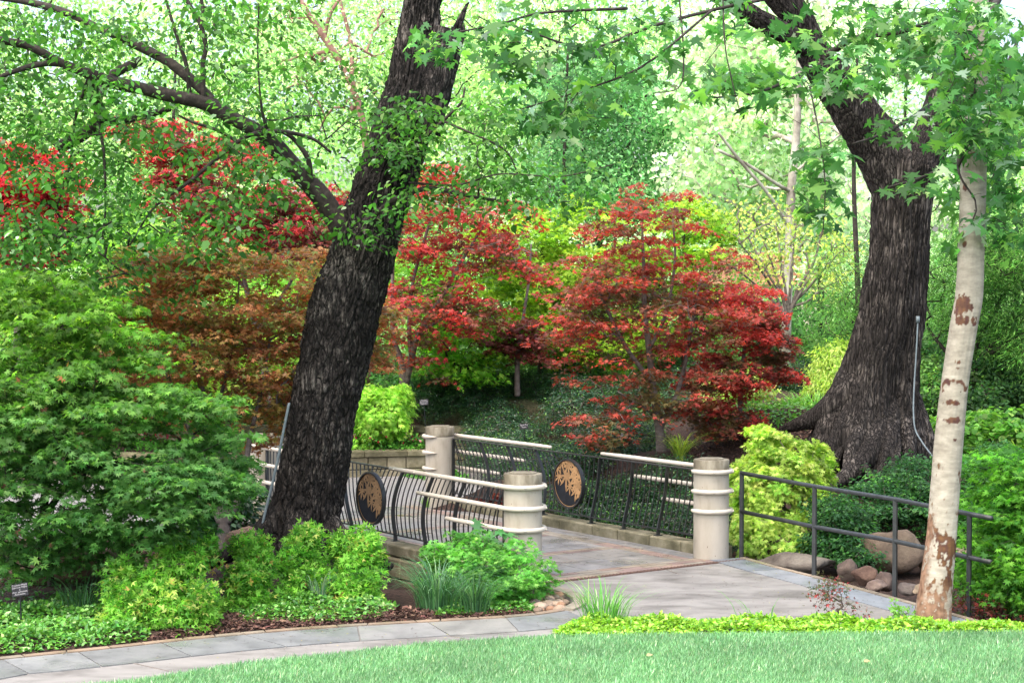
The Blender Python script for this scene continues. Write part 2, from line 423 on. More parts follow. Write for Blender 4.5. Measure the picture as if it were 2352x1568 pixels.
def grow(rng, skel, pads, mb, step=.3, rtip=.004, bow=.25, sides=4, rmax=.05, pw=.5, below=.8):
    """connect every pad centre to the nearest point of the skeleton with tapering twigs"""
    skel = np.asarray(skel, float)
    nodes = [p for p in skel]; par = [-1] * len(nodes); cnt = [0] * len(nodes)
    nfix = len(nodes)
    arr = np.zeros((len(nodes) + len(pads) * 12 + 10, 3)); arr[:nfix] = skel; m = nfix
    d0 = np.array([np.min(np.linalg.norm(skel - p, axis=1)) for p in pads])
    paths = []
    for i in np.argsort(d0):
        t = pads[i]; dv = t - arr[:m]; dist = np.linalg.norm(dv, axis=1)
        cost = dist + below * np.maximum(0, -dv[:, 2])
        cost[dist < .05] += 5
        j = int(np.argmin(cost)); a = arr[j].copy(); L = dist[j]
        k = int(min(10, max(2, math.ceil(L / step))))
        side = rng.normal(0, 1, 3); side -= (side @ (t - a)) * (t - a) / (L * L + 1e-9)
        side = side / (np.linalg.norm(side) + 1e-9) * L * bow * .4
        side[2] += L * bow * .35
        prev = j; path = [j]
        for s in range(1, k + 1):
            f = s / k
            p = a + (t - a) * f + side * math.sin(math.pi * f) + (rng.normal(0, .03 * L, 3) if s < k else 0)
            arr[m] = p; nodes.append(p); par.append(prev); cnt.append(0); prev = m; path.append(m); m += 1
        q = prev
        while q >= 0:
            cnt[q] += 1; q = par[q]
        paths.append(path)
    for path in paths:
        pts = [Vector(arr[q]) for q in path]
        rr = [min(rmax, rtip * (max(cnt[q], 1)) ** pw) for q in path]
        rr[0] = rr[1]; 
        mb.tube(pts, rr, sides, caps=False)
    return mb

def crspline(pts, n):
    pts = np.asarray(pts, float); k = len(pts)
    ext = np.vstack([2 * pts[0] - pts[1], pts, 2 * pts[-1] - pts[-2]])
    out = []
    for t in np.linspace(0, k - 1, n):
        i = min(int(t), k - 2); f = t - i
        p0, p1, p2, p3 = ext[i], ext[i + 1], ext[i + 2], ext[i + 3]
        out.append(.5 * ((2 * p1) + (-p0 + p2) * f + (2 * p0 - 5 * p1 + 4 * p2 - p3) * f * f + (-p0 + 3 * p1 - 3 * p2 + p3) * f ** 3))
    return np.array(out)
def ovline(pts, n=None):
    """[(ovx, ovy, Y, r_px)] -> spline points and radii in metres"""
    a = [(*P(x, y, Y), px(r, Y)) for x, y, Y, r in pts]
    s = crspline(a, n or len(pts) * 4)
    return [Vector(q[:3]) for q in s], [max(q[3], .002) for q in s]

def bark_trunk(mb_path, nh, na, amp, fx=4.0, fz=.8, seed=0, rfun=None, fine=.35):
    """dense trunk surface with furrowed relief. mb_path [(x,y,z,r)]"""
    s = crspline(mb_path, nh)
    v = []; n = len(s); up = Vector((1, 0, 0))
    acc = 0
    for i in range(n):
        p = Vector(s[i][:3]); r = s[i][3]
        t = Vector(s[min(i + 1, n - 1)][:3]) - Vector(s[max(i - 1, 0)][:3]); t.normalize()
        if i: acc += (p - Vector(s[i - 1][:3])).length
        a = (up - t * up.dot(t)).normalized(); up = a; b = t.cross(a)
        for k in range(na):
            an = 2 * math.pi * k / na
            ca, sa = math.cos(an), math.sin(an)
            q = Vector((ca * fx, sa * fx, acc * fz + seed * 17.3))
            wob = mnoise.noise(Vector((ca * .9, sa * .9, acc * .5 + seed)))
            q.x += .5 * mnoise.noise(Vector((ca * 3, sa * 3, acc * 2.2)))
            rid = 1 - abs(mnoise.noise(q)) * 3.0
            rid2 = 1 - abs(mnoise.noise(q * 2.3 + Vector((5, 1, 3)))) * 2.4
            grain = mnoise.noise(Vector((ca * fx * 5, sa * fx * 5, acc * fz * 9)))
            rr = r * (1 + .10 * wob) + amp * (-max(rid, 0) * .9 - fine * max(rid2, 0) + .35 * grain)
            if rfun: rr += rfun(an, p, acc)
            v.append(p + (a * ca + b * sa) * rr)
    f = []
    for i in range(n - 1):
        for k in range(na):
            k2 = (k + 1) % na
            f.append((i * na + k, i * na + k2, (i + 1) * na + k2, (i + 1) * na + k))
    f.append(tuple((n - 1) * na + k for k in range(na)))
    return v, f, s

# ------------------------------------------------------------------ bridge frame
UX = Vector((-.575, .818, 0)).normalized()       # along the bridge, away from the camera
VX = Vector((UX.y, -UX.x, 0))                    # across, towards the right
P1 = Vector((.13, 20.9, 0)); P2 = P1 + VX * 3.0
P4 = P1 + UX * 6.7; P3 = P2 + UX * 6.5
DIA = .46

# ------------------------------------------------------------------ ground shapes
PATH_OV = [(-200, 1545), (-60, 1519), (0, 1511), (230, 1488), (450, 1464), (700, 1442), (950, 1427), (1190, 1413), (1285, 1400), (1318, 1388), (1318, 1376), (1290, 1362), (1250, 1352)]
path_edge = [G(*p) for p in PATH_OV]
THR_A = P1 + VX * .1 - UX * .25
THR_B = P2 + VX * .35 - UX * .28
right_edge = [G(1700, 1281), G(1900, 1330), G(2110, 1388), G(2300, 1440)]
path_poly = path_edge + [THR_A, THR_B] + right_edge + [Vector((9, 17.2, 0)), Vector((9, 12, 0)), Vector((-9, 12, 0)), Vector((-9, 15.4, 0))]
LAWN_OV = [(300, 1574), (574, 1530), (804, 1508), (986, 1487), (1259, 1470), (1550, 1466), (1900, 1463), (2500, 1460)]
lawn_edge = [G(*p) for p in LAWN_OV]
lawn_poly = [Vector((-4.5, 14.6, 0)), Vector((-4.0, 15.0, 0))] + lawn_edge + [Vector((12, 17.6, 0)), Vector((12, 2, 0)), Vector((-6, 2, 0))]
plaza_poly = [P4 - UX * .1 - VX * .3, Vector((-6.5, 25.0, 0)), Vector((-13, 23.5, 0)), Vector((-13, 32.2, 0)), Vector((-1.6, 32.6, 0)), Vector((-.9, 34.2, 0)), Vector((.6, 34.2, 0)), Vector((.5, 31.5, 0)), Vector((-.45, 29.6, 0)), P3 + VX * .3]

def poly_dist(poly, X, Y):
    """signed distance (negative inside)"""
    p = np.array([(q[0], q[1]) for q in poly]); n = len(p)
    d = np.full(X.shape, 1e9); ins = np.zeros(X.shape, bool)
    for i in range(n):
        a, b = p[i], p[(i + 1) % n]; e = b - a
        t = np.clip(((X - a[0]) * e[0] + (Y - a[1]) * e[1]) / (e @ e + 1e-12), 0, 1)
        d = np.minimum(d, np.hypot(X - a[0] - t * e[0], Y - a[1] - t * e[1]))
        c = ((a[1] > Y) != (b[1] > Y)) & (X < (b[0] - a[0]) * (Y - a[1]) / (b[1] - a[1] + 1e-12) + a[0])
        ins ^= c
    return np.where(ins, -d, d)

CTRL = np.array([
    (-9, 17.3, .03), (-5, 18, .03), (-2, 18.6, .03), (0, 19.3, -.02), (-9, 19.5, .0), (-6, 20, .0), (-3, 20.5, .0), (-1.0, 20.2, -.1), (-2.7, 22.2, -.05), (-.4, 22.3, -.5),
    (-4, 24, -.5), (-6.5, 23, -.5), (-10, 22, -.2), (-2.2, 24.6, -.8), (2.7, 24.2, -.5), (3.6, 23.6, -.35), (1.6, 26.5, -.3), (4.2, 22.7, -.25), (5.2, 22.0, -.3), (6.2, 21.0, -.2),
    (7.5, 20, 0), (9, 18.5, 0), (12, 20, .2), (2.4, 28, .86), (.8, 29.5, .3), (3.6, 27, .45), (4.6, 28.6, 1.15), (5.8, 27, .62), (6.0, 25.4, .3), (7.6, 26.5, .6), (9, 23.5, .35), (12, 26, .8),
    (4.5, 30.5, 1.4), (1.5, 32.5, 1.0), (.5, 36, 1.25), (-3, 35.6, 1.1), (-8, 35.6, 1.2), (-13, 34, 1.2), (4, 34, 1.5), (8, 33, 1.5), (13, 34, 1.6), (0, 42, 1.6), (8, 44, 1.6), (-9, 44, 1.6), (20, 45, 1.7), (-20, 45, 1.7),
    (-6, 33.3, .42), (-3, 33.4, .42), (-10, 33.2, .42), (0, 70, 1.9), (40, 70, 2), (-40, 70, 2), (0, 120, 2.2), (18, 20, .3), (-18, 20, .2), (-16, 30, .3), (0, 10, 0), (10, 10, 0), (-10, 10, 0), (20, 5, 0), (-20, 5, 0)])
def terrain(X, Y):
    X = np.asarray(X, float); Y = np.asarray(Y, float)
    num = np.zeros(X.shape); den = np.zeros(X.shape)
    for cx, cy, cz in CTRL:
        wt = 1.0 / (((X - cx) ** 2 + (Y - cy) ** 2) + .15) ** 1.8
        num += wt * cz; den += wt
    z = num / den + .03 * np.sin(X * 2.1 + 1.3 * np.sin(Y * 1.7)) * np.cos(Y * 1.9)
    for poly in (path_poly, plaza_poly):
        d = poly_dist(poly, X, Y)
        f = np.clip((d - .02) / .35, 0, 1); f = f * f * (3 - 2 * f)
        z = np.where(f < 1, (z) * f + (1 - f) * -.06, z)
    return z
def tz(x, y): return float(terrain(np.array([x]), np.array([y]))[0])
def GT(x, y):
    """overview pixel -> point on the terrain"""
    z = 0.0
    for _ in range(14):
        p = G(x, y, z); z = .5 * z + .5 * tz(p.x, p.y)
    return Vector((p.x, p.y, tz(p.x, p.y)))

def grid_mesh(xs, ys):
    X, Y = np.meshgrid(xs, ys); Z = terrain(X, Y)
    v = np.stack([X, Y, Z], -1).reshape(-1, 3); nx, ny = len(xs), len(ys)
    f = [(j * nx + i, j * nx + i + 1, (j + 1) * nx + i + 1, (j + 1) * nx + i) for j in range(ny - 1) for i in range(nx - 1)]
    me = bpy.data.meshes.new("ground"); me.from_pydata(v.tolist(), [], f)
    me.polygons.foreach_set("use_smooth", [True] * len(f)); me.update()
    return me
xs = np.concatenate([np.linspace(-220, -14, 20)[:-1], np.arange(-14, 14.01, .2), np.linspace(14, 220, 20)[1:]])
ys = np.concatenate([np.linspace(-30, 14, 12)[:-1], np.arange(14, 38, .2), np.linspace(38, 400, 40)])
def ground_mat():
    m = noise_mat('ground_mulch_and_turf', [(0.3, (.012, .008, .007)), (0.5, (.045, .026, .020)), (0.7, (.11, .065, .05))], scale=26, detail=8, rough=.95, bump=1.0, bscale=60, bdist=.05)
    n = m.node_tree; b = [q for q in n.nodes if q.type == 'BSDF_PRINCIPLED'][0]
    src = b.inputs["Base Color"].links[0].from_socket
    g = N(n, "ShaderNodeNewGeometry"); sp = N(n, "ShaderNodeSeparateXYZ"); n.links.new(g.outputs["Position"], sp.inputs[0])
    nz = N(n, "ShaderNodeTexNoise", i_Scale=.35, i_Detail=4); n.links.new(g.outputs["Position"], nz.inputs["Vector"])
    ma = N(n, "ShaderNodeMath", operation='MULTIPLY_ADD'); ma.inputs[1].default_value = 10; n.links.new(nz.outputs["Fac"], ma.inputs[0]); n.links.new(sp.outputs["Y"], ma.inputs[2])
    mr = N(n, "ShaderNodeMapRange"); mr.inputs[1].default_value = 40; mr.inputs[2].default_value = 44; n.links.new(ma.outputs[0], mr.inputs[0])
    gn = N(n, "ShaderNodeTexNoise", i_Scale=9, i_Detail=6); n.links.new(g.outputs["Position"], gn.inputs["Vector"])
    cr = N(n, "ShaderNodeValToRGB"); cr.color_ramp.elements[0].color = (.05, .12, .03, 1); cr.color_ramp.elements[1].color = (.20, .36, .09, 1)
    n.links.new(gn.outputs["Fac"], cr.inputs[0])
    mx = N(n, "ShaderNodeMix", data_type='RGBA'); n.links.new(mr.outputs[0], mx.inputs[0]); n.links.new(src, mx.inputs[6]); n.links.new(cr.outputs[0], mx.inputs[7])
    n.links.new(mx.outputs[2], b.inputs["Base Color"]); return m
tag(link("ground", grid_mesh(xs, ys), ground_mat()), kind='structure')

def sheet(name, poly, z, mat, depth=.12, kind='structure'):
    mb = MB(); n = len(poly)
    tris = tessellate_polygon([[Vector((p.x, p.y, 0)) for p in poly]])
    v = [(p.x, p.y, z) for p in poly] + [(p.x, p.y, z - depth) for p in poly]
    f = []
    for t in tris:
        a, b, c = [Vector(v[i]) for i in t]
        f.append(tuple(t) if (b - a).cross(c - a).z > 0 else tuple(t)[::-1])
    ar = sum(poly[i].x * poly[(i + 1) % n].y - poly[(i + 1) % n].x * poly[i].y for i in range(n))
    for i in range(n):
        j = (i + 1) % n
        f.append((i, i + n, j + n, j) if ar > 0 else (j, j + n, i + n, i))
    mb.add(v, f); o = mb.build(name, mat)
    if kind: tag(o, kind=kind)
    return o
sheet("path", path_poly, 0.0, M['concrete'])
sheet("plaza_path", plaza_poly, -.004, M['aggregate'])
sheet("lawn", lawn_poly, .035, M['soil_grass'], depth=.05)

# flagstone borders along the path edges
rg = random.Random(4)
def flag_band(mb, edge, width, sign, L=(.7, 1.3), z=.004, h=.006, skip=0, cols=None):
    """slabs laid along a polyline, sign chooses the side"""
    pts = [Vector(p) for p in edge]; segs = []
    acc = [0]
    for a, b in zip(pts, pts[1:]): acc.append(acc[-1] + (b - a).length)
    def at(s):
        s = max(0, min(acc[-1] - 1e-6, s))
        for i in range(len(pts) - 1):
            if s <= acc[i + 1]:
                t = (s - acc[i]) / (acc[i + 1] - acc[i]); d = (pts[i + 1] - pts[i]).normalized()
                return pts[i].lerp(pts[i + 1], t), Vector((-d.y, d.x, 0)) * sign
    s = 0
    cols = cols or [(.26, .272, .28), (.29, .295, .295), (.23, .245, .255), (.31, .305, .295), (.26, .262, .25)]
    sk0 = 0
    while s < acc[-1] - .1:
        e = min(s + rg.uniform(*L), acc[-1]); sk1 = rg.uniform(-.3, .3) * width
        g = .008
        a0, n0 = at(s + g); a1, n1 = at(e - g); b0, m0 = at(s + g + sk0); b1, m1 = at(e - g + sk1)
        mid, nm = at((s + e) / 2)
        tw = rg.random() < .3
        poly = [a0, mid, a1, b1 + m1 * width, mid + nm * width, b0 + m0 * width]
        v = [(p.x, p.y, z + h) for p in poly] + [(p.x, p.y, z - .01) for p in poly]
        f = [(0, 1, 2, 3, 4, 5)] if (Vector(v[1]) - Vector(v[0])).cross(Vector(v[3]) - Vector(v[0])).z > 0 else [(5, 4, 3, 2, 1, 0)]
        f += [(i, i + 6, (i + 1) % 6 + 6, (i + 1) % 6) for i in range(6)]
        k = rg.uniform(.85, 1.15); c = rg.choice(cols)
        mb.add(v, f, (c[0] * k, c[1] * k, c[2] * k)); s = e; sk0 = sk1
def offs(edge, d):
    out = []
    for i, p in enumerate(edge):
        a = edge[max(i - 1, 0)]; b = edge[min(i + 1, len(edge) - 1)]; t = (b - a).normalized()
        out.append(p + Vector((-t.y, t.x, 0)) * d)
    return out
mb = MB()
e1 = [G(*p) for p in PATH_OV[:9]]
fine_e1 = [Vector(q) for q in crspline([tuple(p) for p in e1], 60)]
flag_band(mb, offs(fine_e1, -.12), .72, -1)
flag_band(mb, fine_e1, .10, -1, L=(.25, .5), cols=[(.36, .27, .2), (.33, .28, .22), (.4, .3, .22)], h=.012)
re_ = [THR_B - VX * .02, G(1790, 1303), G(1900, 1330), G(2110, 1388), G(2300, 1440)]
flag_band(mb, offs(re_, -.1), .42, -1, L=(1.0, 1.7), cols=[(.24, .27, .31), (.27, .29, .32)])
flag_band(mb, re_, .08, -1, L=(.3, .5), cols=[(.36, .29, .22), (.33, .28, .22)], h=.01)
ed = [G(1285, 1400), G(1318, 1388), G(1318, 1376), G(1290, 1362), G(1250, 1352)]
flag_band(mb, ed[::-1], .16, 1, L=(.35, .6), cols=[(.34, .30, .24), (.30, .27, .22)], h=.02)
tag(mb.build("flagstone_border", M['slab']), kind='structure')
# expansion joints in the concrete (thin recessed strips read as dark lines)
mb = MB()
for a, b in ((G(250, 1510), G(520, 1570)), (G(980, 1452), G(1120, 1475)), (G(1480, 1290), G(1560, 1318))):
    d = (b - a).normalized(); mb.box((a + b) / 2 + Vector((0, 0, .001)), (b - a).length, .012, .008, (d.x, d.y))
tag(mb.build("path_joint", M['mortar']), kind='structure')

# ------------------------------------------------------------------ the footbridge
def bxy(s, t, z=0.0):
    """bridge frame: s metres from the near pillars along the bridge, t metres across from the near railing"""
    p = P1 + UX * s + VX * t; return Vector((p.x, p.y, z))
bridge = empty("footbridge", bxy(3.3, 1.5, 0), "stone footbridge paved with bluestone slabs and pinkish brick bands between two black railings", "bridge")
mb = MB(); mb.box(bxy(3.25, 1.5, -.13), 7.3, 3.3, .25, (UX.x, UX.y)); mb.build("deck", M['mortar'], bridge)
mb = MB()
def slab(mb, s0, s1, t0, t1, col, z=0.0):
    g = .006; k = rg.uniform(.82, 1.18)
    pts = [bxy(s0 + g, t0 + g), bxy(s1 - g, t0 + g), bxy(s1 - g, t1 - g), bxy(s0 + g, t1 - g)]
    h = z + rg.uniform(0, .002)
    v = [(p.x, p.y, h + .004) for p in pts] + [(p.x, p.y, -.02) for p in pts]
    f = [(3, 2, 1, 0)] + [(i, (i + 1) % 4, (i + 1) % 4 + 4, i + 4) for i in range(4)]
    mb.add(v, f, tuple(c * k for c in col))
BLUE = [(.25, .252, .26), (.28, .272, .265), (.23, .235, .24), (.29, .28, .265)]
PINK = [(.34, .25, .21), (.33, .28, .22), (.30, .22, .2), (.30, .27, .23)]
def brick_row(mb, s0, s1, t0, t1, along):
    L = rg.uniform(.1, .35); a, b = (s0, s1) if along else (t0, t1)
    x = a
    while x < b - .02:
        e = min(b, x + L)
        if b - e < .08: e = b
        if along: slab(mb, x, e, t0, t1, rg.choice(PINK))
        else: slab(mb, s0, s1, x, e, rg.choice(PINK))
        x = e; L = rg.uniform(.3, .6)
S0, S1 = -.32, 6.85
for k in range(3): brick_row(mb, S0 + k * .13, S0 + (k + 1) * .13, .0, 3.05, False)
for (a, b) in ((.30, .42), (.42, .54), (2.46, 2.58), (2.58, 2.70)): brick_row(mb, S0 + .39, S1, a, b, True)
for (a, b) in ((.0, .15), (.15, .3), (2.70, 2.84), (2.84, 3.0)):
    s = S0 + .39
    while s < S1: slab(mb, s, min(s + .5, S1), a, b, rg.choice(BLUE)); s += .5
s = S0 + .39; row = 0
while s < S1 - .05:
    e = min(s + (.24 if row % 3 == 2 else .62), S1)
    if row % 3 == 2:
        brick_row(mb, s, (s + e) / 2, .54, 2.46, False); brick_row(mb, (s + e) / 2, e, .54, 2.46, False)
    else:
        t = .54; off = rg.uniform(.3, .9)
        while t < 2.44:
            e2 = min(2.46, t + off)
            if 2.46 - e2 < .15: e2 = 2.46
            slab(mb, s, e, t, e2, rg.choice(BLUE)); t = e2; off = rg.uniform(.55, 1.0)
    s = e; row += 1
mb.build("paving", M['slab'], bridge)
def kerb(t, wd, s0=-.1, s1=6.7):
    mb = MB(); s = s0
    while s < s1 - .05:
        e = min(s1, s + rg.uniform(.5, .8)); k = rg.uniform(.8, 1.1); h = .15 + rg.uniform(-.006, .006)
        c = bxy((s + e) / 2, t, h / 2 - .01); mb.box(c, e - s - .012, wd + rg.uniform(-.01, .01), h, (UX.x, UX.y), (k * .85, k * .85, k * .8)); s = e
    o = mb.build("kerb", M['stone'], bridge)
    bv = o.modifiers.new("bevel", 'BEVEL'); bv.width = .018; bv.segments = 2
    return o
kerb(-.14, .30); kerb(3.14, .30)
for t in (-.2, 3.2):     # side walls of the span
    mb = MB(); z = -.02
    for r_ in range(4):
        s = -.3 - rg.uniform(0, .3)
        while s < 7.0:
            e = s + rg.uniform(.35, .75); k = rg.uniform(.65, 1.0)
            mb.box(bxy((s + e) / 2, t, z - .13), e - s - .012, .26 + rg.uniform(0, .03), .25, (UX.x, UX.y), (k, k * .96, k * .88)); s = e
        z -= .26
    o = mb.build("side_wall", M['stone'], bridge)
    bv = o.modifiers.new("bevel", 'BEVEL'); bv.width = .015; bv.segments = 1
mb = MB()
a, b = bxy(-.38, .05), bxy(-.38, 3.3)
d = (b - a); mb.box((a + b) / 2 + Vector((0, 0, .002)), d.length, .07, .014, (d.x, d.y)); 
for i in range(60):
    p = a.lerp(b, (i + .5) / 60); mb.box(p + Vector((0, 0, .008)), .018, .07, .012, (d.x, d.y))
mb.build("drain_strip", M['rust'], bridge)

# ------------------------------------------------------------------ pillars with wrapped pipe rails
PH = 1.28
def pillar(pos, label, side, along):
    """side: +1/-1 outward across; along: +1/-1 direction of the rails along UX"""
    e = empty("bridge_pillar", pos, label, "pillar", "round cream pillars at the corners of the footbridge")
    mb = MB(); mb.lathe(pos, [(DIA / 2 - .004, -.3), (DIA / 2 - .004, 0), (DIA / 2, .012), (DIA / 2, PH - .155), (DIA / 2 - .012, PH - .15)], 56)
    o = mb.build("shaft", M['cream'], e); smooth_angle(o)
    mb = MB(); mb.lathe(pos, [(DIA / 2 - .01, PH - .148), (DIA / 2 + .002, PH - .143), (DIA / 2 + .002, PH - .012), (DIA / 2 - .006, PH - .002), (DIA * .36, PH + .001), (DIA * .355, PH + .010), (DIA * .33, PH + .014)], 56)
    o = mb.build("cap", M['cap'], e); smooth_angle(o)
    rr = DIA / 2 + .030; pr = .030
    out = VX * side; dirn = UX * along
    for z, L in ((1.13, 2.62), (.875, 1.95), (.62, 1.27)):
        pts = []
        # rail: from its free end along the bridge to the tangent point, round the outer side and end, tapering in on the inner face
        pts.append(pos + out * rr + dirn * L); 
        for q in range(5, -1, -1): pts.append(pos + out * rr + dirn * (L * q / 6))
        for k in range(1, 23):
            a = R(225) * k / 22
            pts.append(pos + out * rr * math.cos(a) - dirn * rr * math.sin(a))
        rad = [pr] * len(pts)
        rad[-1] = .004; rad[-2] = .012; rad[-3] = .02; rad[-4] = .026
        pts = [Vector((p.x, p.y, z)) for p in pts]
        for q in (1, 2, 3): pts[-q] -= (pts[-q] - Vector((pos.x, pos.y, z))).normalized() * (.026 - .007 * q)
        pts[0] = pts[0] + dirn * .018; pts.insert(0, pts[0] + dirn * .012); rad[0] = .024; rad.insert(0, .010)
        mb = MB(); mb.tube(pts, rad, 14)
        ro = mb.build("pipe_rail", M['pipe'], e, smooth=True)
        bm_ = MB()
        for a in (-1, -.1, .9):     # bolt heads on the rail
            pass
        for x in (.12, .75, 1.4, 2.0, 2.5):
            if x < L - .05:
                c = pos + out * (rr + pr * side * 0) + dirn * x; c = Vector((c.x, c.y, z))
                o_ = out * 1.0
                bm_.tube([c + o_ * pr * .7, c + o_ * (pr + .012), c + o_ * (pr + .018)], [.012, .011, .004], 8)
        for a in (R(60), R(125)):
            dr = (out * math.cos(a) - dirn * math.sin(a)); c = pos + dr * rr; c = Vector((c.x, c.y, z))
            bm_.tube([c + dr * pr * .7, c + dr * (pr + .012), c + dr * (pr + .018)], [.012, .011, .004], 8)
        bm_.build("bolt", M['pipe'], ro, smooth=True)
    return e
pillar(P1, "nearest cream pillar, at the left of the bridge entrance behind the low bright green maple", -1, 1)
pillar(P2, "cream pillar at the right of the bridge entrance, beside the chartreuse weeping maple", 1, 1)
pillar(P3, "cream pillar at the far end of the bridge, in the open in front of the sandstone wall", 1, -1)
pillar(P4, "shaded cream pillar at the far end of the bridge, half hidden beside the leaning dark trunk", -1, -1)

# ------------------------------------------------------------------ iron railings with maple-leaf medallions
def railing(t0, side, label, Lb):
    c_s = Lb / 2
    e = empty("iron_railing", bxy(c_s, t0 + side * .1, .14), label, "railing", "black iron railings with maple leaf medallions")
    tt = t0 + side * .10
    zt, zb, zg = 1.09, .23, .14
    ax = (UX.x, UX.y)
    s_a, s_b = DIA / 2 + .0, Lb - DIA / 2
    out = VX * side
    def bar_pts(sb, lean, z0=zb, z1=zt, n=9):
        pts = []
        for i in range(n):
            z = z0 + (z1 - z0) * i / (n - 1); f = (z - zb) / (zt - zb)
            g = max(0, f) ** 1.8
            bulge = .07 * math.sin(math.pi * min(max(f, 0), 1)) * .9
            p = bxy(sb + lean * g, tt) + out * bulge; p.z = z; pts.append(p)
        return pts
    def ribbon(pts, wd, th, mb):
        for a, b in zip(pts, pts[1:]): pass
        v, f = [], []
        for p in pts:
            for du, dv in ((-1, -1), (1, -1), (1, 1), (-1, 1)):
                v.append(p + UX * du * wd / 2 + VX * dv * th / 2)
        n = len(pts)
        for i in range(n - 1):
            for k in range(4):
                f.append((i * 4 + k, i * 4 + (k + 1) % 4, i * 4 + 4 + (k + 1) % 4, i * 4 + 4 + k))
        f += [(3, 2, 1, 0), tuple(4 * (n - 1) + k for k in range(4))]
        mb.add(v, f)
    mb = MB(); mb.box(bxy((s_a + s_b) / 2, tt, zt + .008), s_b - s_a, .045, .016, ax); mb.build("top_rail", M['iron'], e)
    mb = MB(); mb.box(bxy((s_a + s_b) / 2, tt, zb), s_b - s_a, .03, .016, ax); mb.build("bottom_rail", M['iron'], e)
    for sE in (s_a + .012, s_b - .012):
        mb = MB(); mb.box(bxy(sE, tt, (zt + zg) / 2 - .01), .022, .045, zt - zg, ax); mb.build("end_post", M['iron'], e)
    RM = .36; cz = .655
    posts = [-2.06, -1.32, -.58, .58, 1.32, 2.06]
    for q in posts:
        sg = 1 if q > 0 else -1
        mb = MB(); pts = bar_pts(c_s + q, sg * .20); pts[0] = Vector((pts[0].x, pts[0].y, zb))
        pts = [Vector((pts[0].x, pts[0].y, zg - .005))] + pts
        ribbon(pts, .022, .05, mb)
        f = bxy(c_s + q, tt, zg + .004); mb.box(f, .09, .09, .012, ax)
        mb.build("post", M['iron'], e)
    sp = .1065
    for sg in (1, -1):
        j = -2
        while True:
            q = .03 + j * sp; j += 1
            sb = c_s + sg * q
            lean = .20
            if q + lean > Lb / 2 - DIA / 2 - .01: 
                lean = Lb / 2 - DIA / 2 - .02 - q
                if lean < .02: break
            if any(abs(q - abs(p)) < .04 for p in posts): continue
            # visible parts outside the medallion
            pts = bar_pts(sb, sg * lean, n=13)
            runs, cur = [], []
            for p in pts:
                ds = (p - bxy(c_s, tt)).dot(UX)
                inside = ds * ds + (p.z - cz) ** 2 < (RM - .01) ** 2
                if inside or (q < 0 and p.z < cz):
                    if len(cur) > 1: runs.append(cur)
                    cur = []
                else: cur.append(p)
            if len(cur) > 1: runs.append(cur)
            if not runs: continue
            for r_ in runs:
                mb = MB(); ribbon(r_, .013, .013, mb)
                mb.build("baluster", M['iron'], e)
    # medallion
    def disc(s_, z_, off):     # point on the medallion plane
        p = bxy(c_s + s_, tt) + out * (-.0 + off); p.z = z_; return p
    mb = MB(); v, f = [], []; n = 56; off0 = .035
    for (r0, o_) in ((RM, -.03), (RM, .03), (RM - .02, .03), (RM - .02, -.03)):
        for k in range(n):
            a = 2 * math.pi * k / n; v.append(disc(r0 * math.cos(a), cz + r0 * math.sin(a), off0 + o_))
    for i in range(4):
        for k in range(n):
            k2 = (k + 1) % n; f.append((i * n + k, i * n + k2, ((i + 1) % 4) * n + k2, ((i + 1) % 4) * n + k))
    mb.add(v, f); med = mb.build("medallion", M['iron'], e)
    mb = MB(); v = []; rI = RM - .021
    for o_ in (-.006, .006):
        for k in range(n):
            a = 2 * math.pi * k / n; v.append(disc(rI * math.cos(a), cz + rI * math.sin(a), off0 + o_))
    f = [tuple(range(n)), tuple(range(n, 2 * n))[::-1]] + [(k, (k + 1) % n, n + (k + 1) % n, n + k) for k in range(n)]
    mb.add(v, f); mb.build("backing_plate", M['sign'], med)
    for face in (-1, 1):
        # horizontal axis runs to the viewer's right
        hs = -1
        mb = MB()
        v, f = [], []
        for r0 in (rI - .012, rI - .004):
            for k in range(n):
                a = 2 * math.pi * k / n; v.append(disc(r0 * math.cos(a), cz + r0 * math.sin(a), off0 + face * .009))
        for k in range(n): f.append((k, (k + 1) % n, n + (k + 1) % n, n + k))
        mb.add(v, f, (1, 1, 1))
        leaves = [(-.55, .85, .62, -95), (-.02, .78, .66, -80), (.5, .66, .7, -92), (.22, .98, .5, -130), (-.66, .26, .42, -98), (-.14, .33, .74, -90), (.43, .34, .68, -80), (.78, .45, .5, -110),
                  (.14, -.10, .42, -92), (.55, .12, .6, -75), (.76, .0, .6, -95), (.60, -.22, .55, -100), (.8, -.3, .4, -120), (-.75, .62, .45, -80), (-.3, .98, .45, -60), (.8, .75, .35, -60)]
        for li, (lu, lv, ls, ang) in enumerate(leaves):
            tips = []
            for k, (da, ln) in enumerate(((-128, .45), (-84, .68), (-42, .88), (0, 1.0), (42, .88), (84, .68), (128, .45))):
                tips.append((da, ln))
            poly = []
            for k, (da, ln) in enumerate(tips):
                a = R(ang + da)
                for dd, fr in ((-9, .62), (0, 1.0), (9, .62)):
                    aa = R(ang + da + dd); poly.append((lu + ls * ln * fr * math.cos(aa), lv + ls * ln * fr * math.sin(aa)))
                if k < 6:
                    am = R(ang + (da + tips[k + 1][0]) / 2); poly.append((lu + ls * .2 * math.cos(am), lv + ls * .2 * math.sin(am)))
            vv = []
            for (a_, b_) in poly:
                rr_ = math.hypot(a_, b_)
                if rr_ > .955: a_, b_ = a_ / rr_ * .955, b_ / rr_ * .955
                vv.append((a_, b_))
            cen = (lu, lv); rr_ = math.hypot(*cen)
            if rr_ > .955: cen = (lu / rr_ * .955, lv / rr_ * .955)
            base = [disc(hs * cen[0] * rI, cz + cen[1] * rI, off0 + face * (.0085 + .0011 * li))]
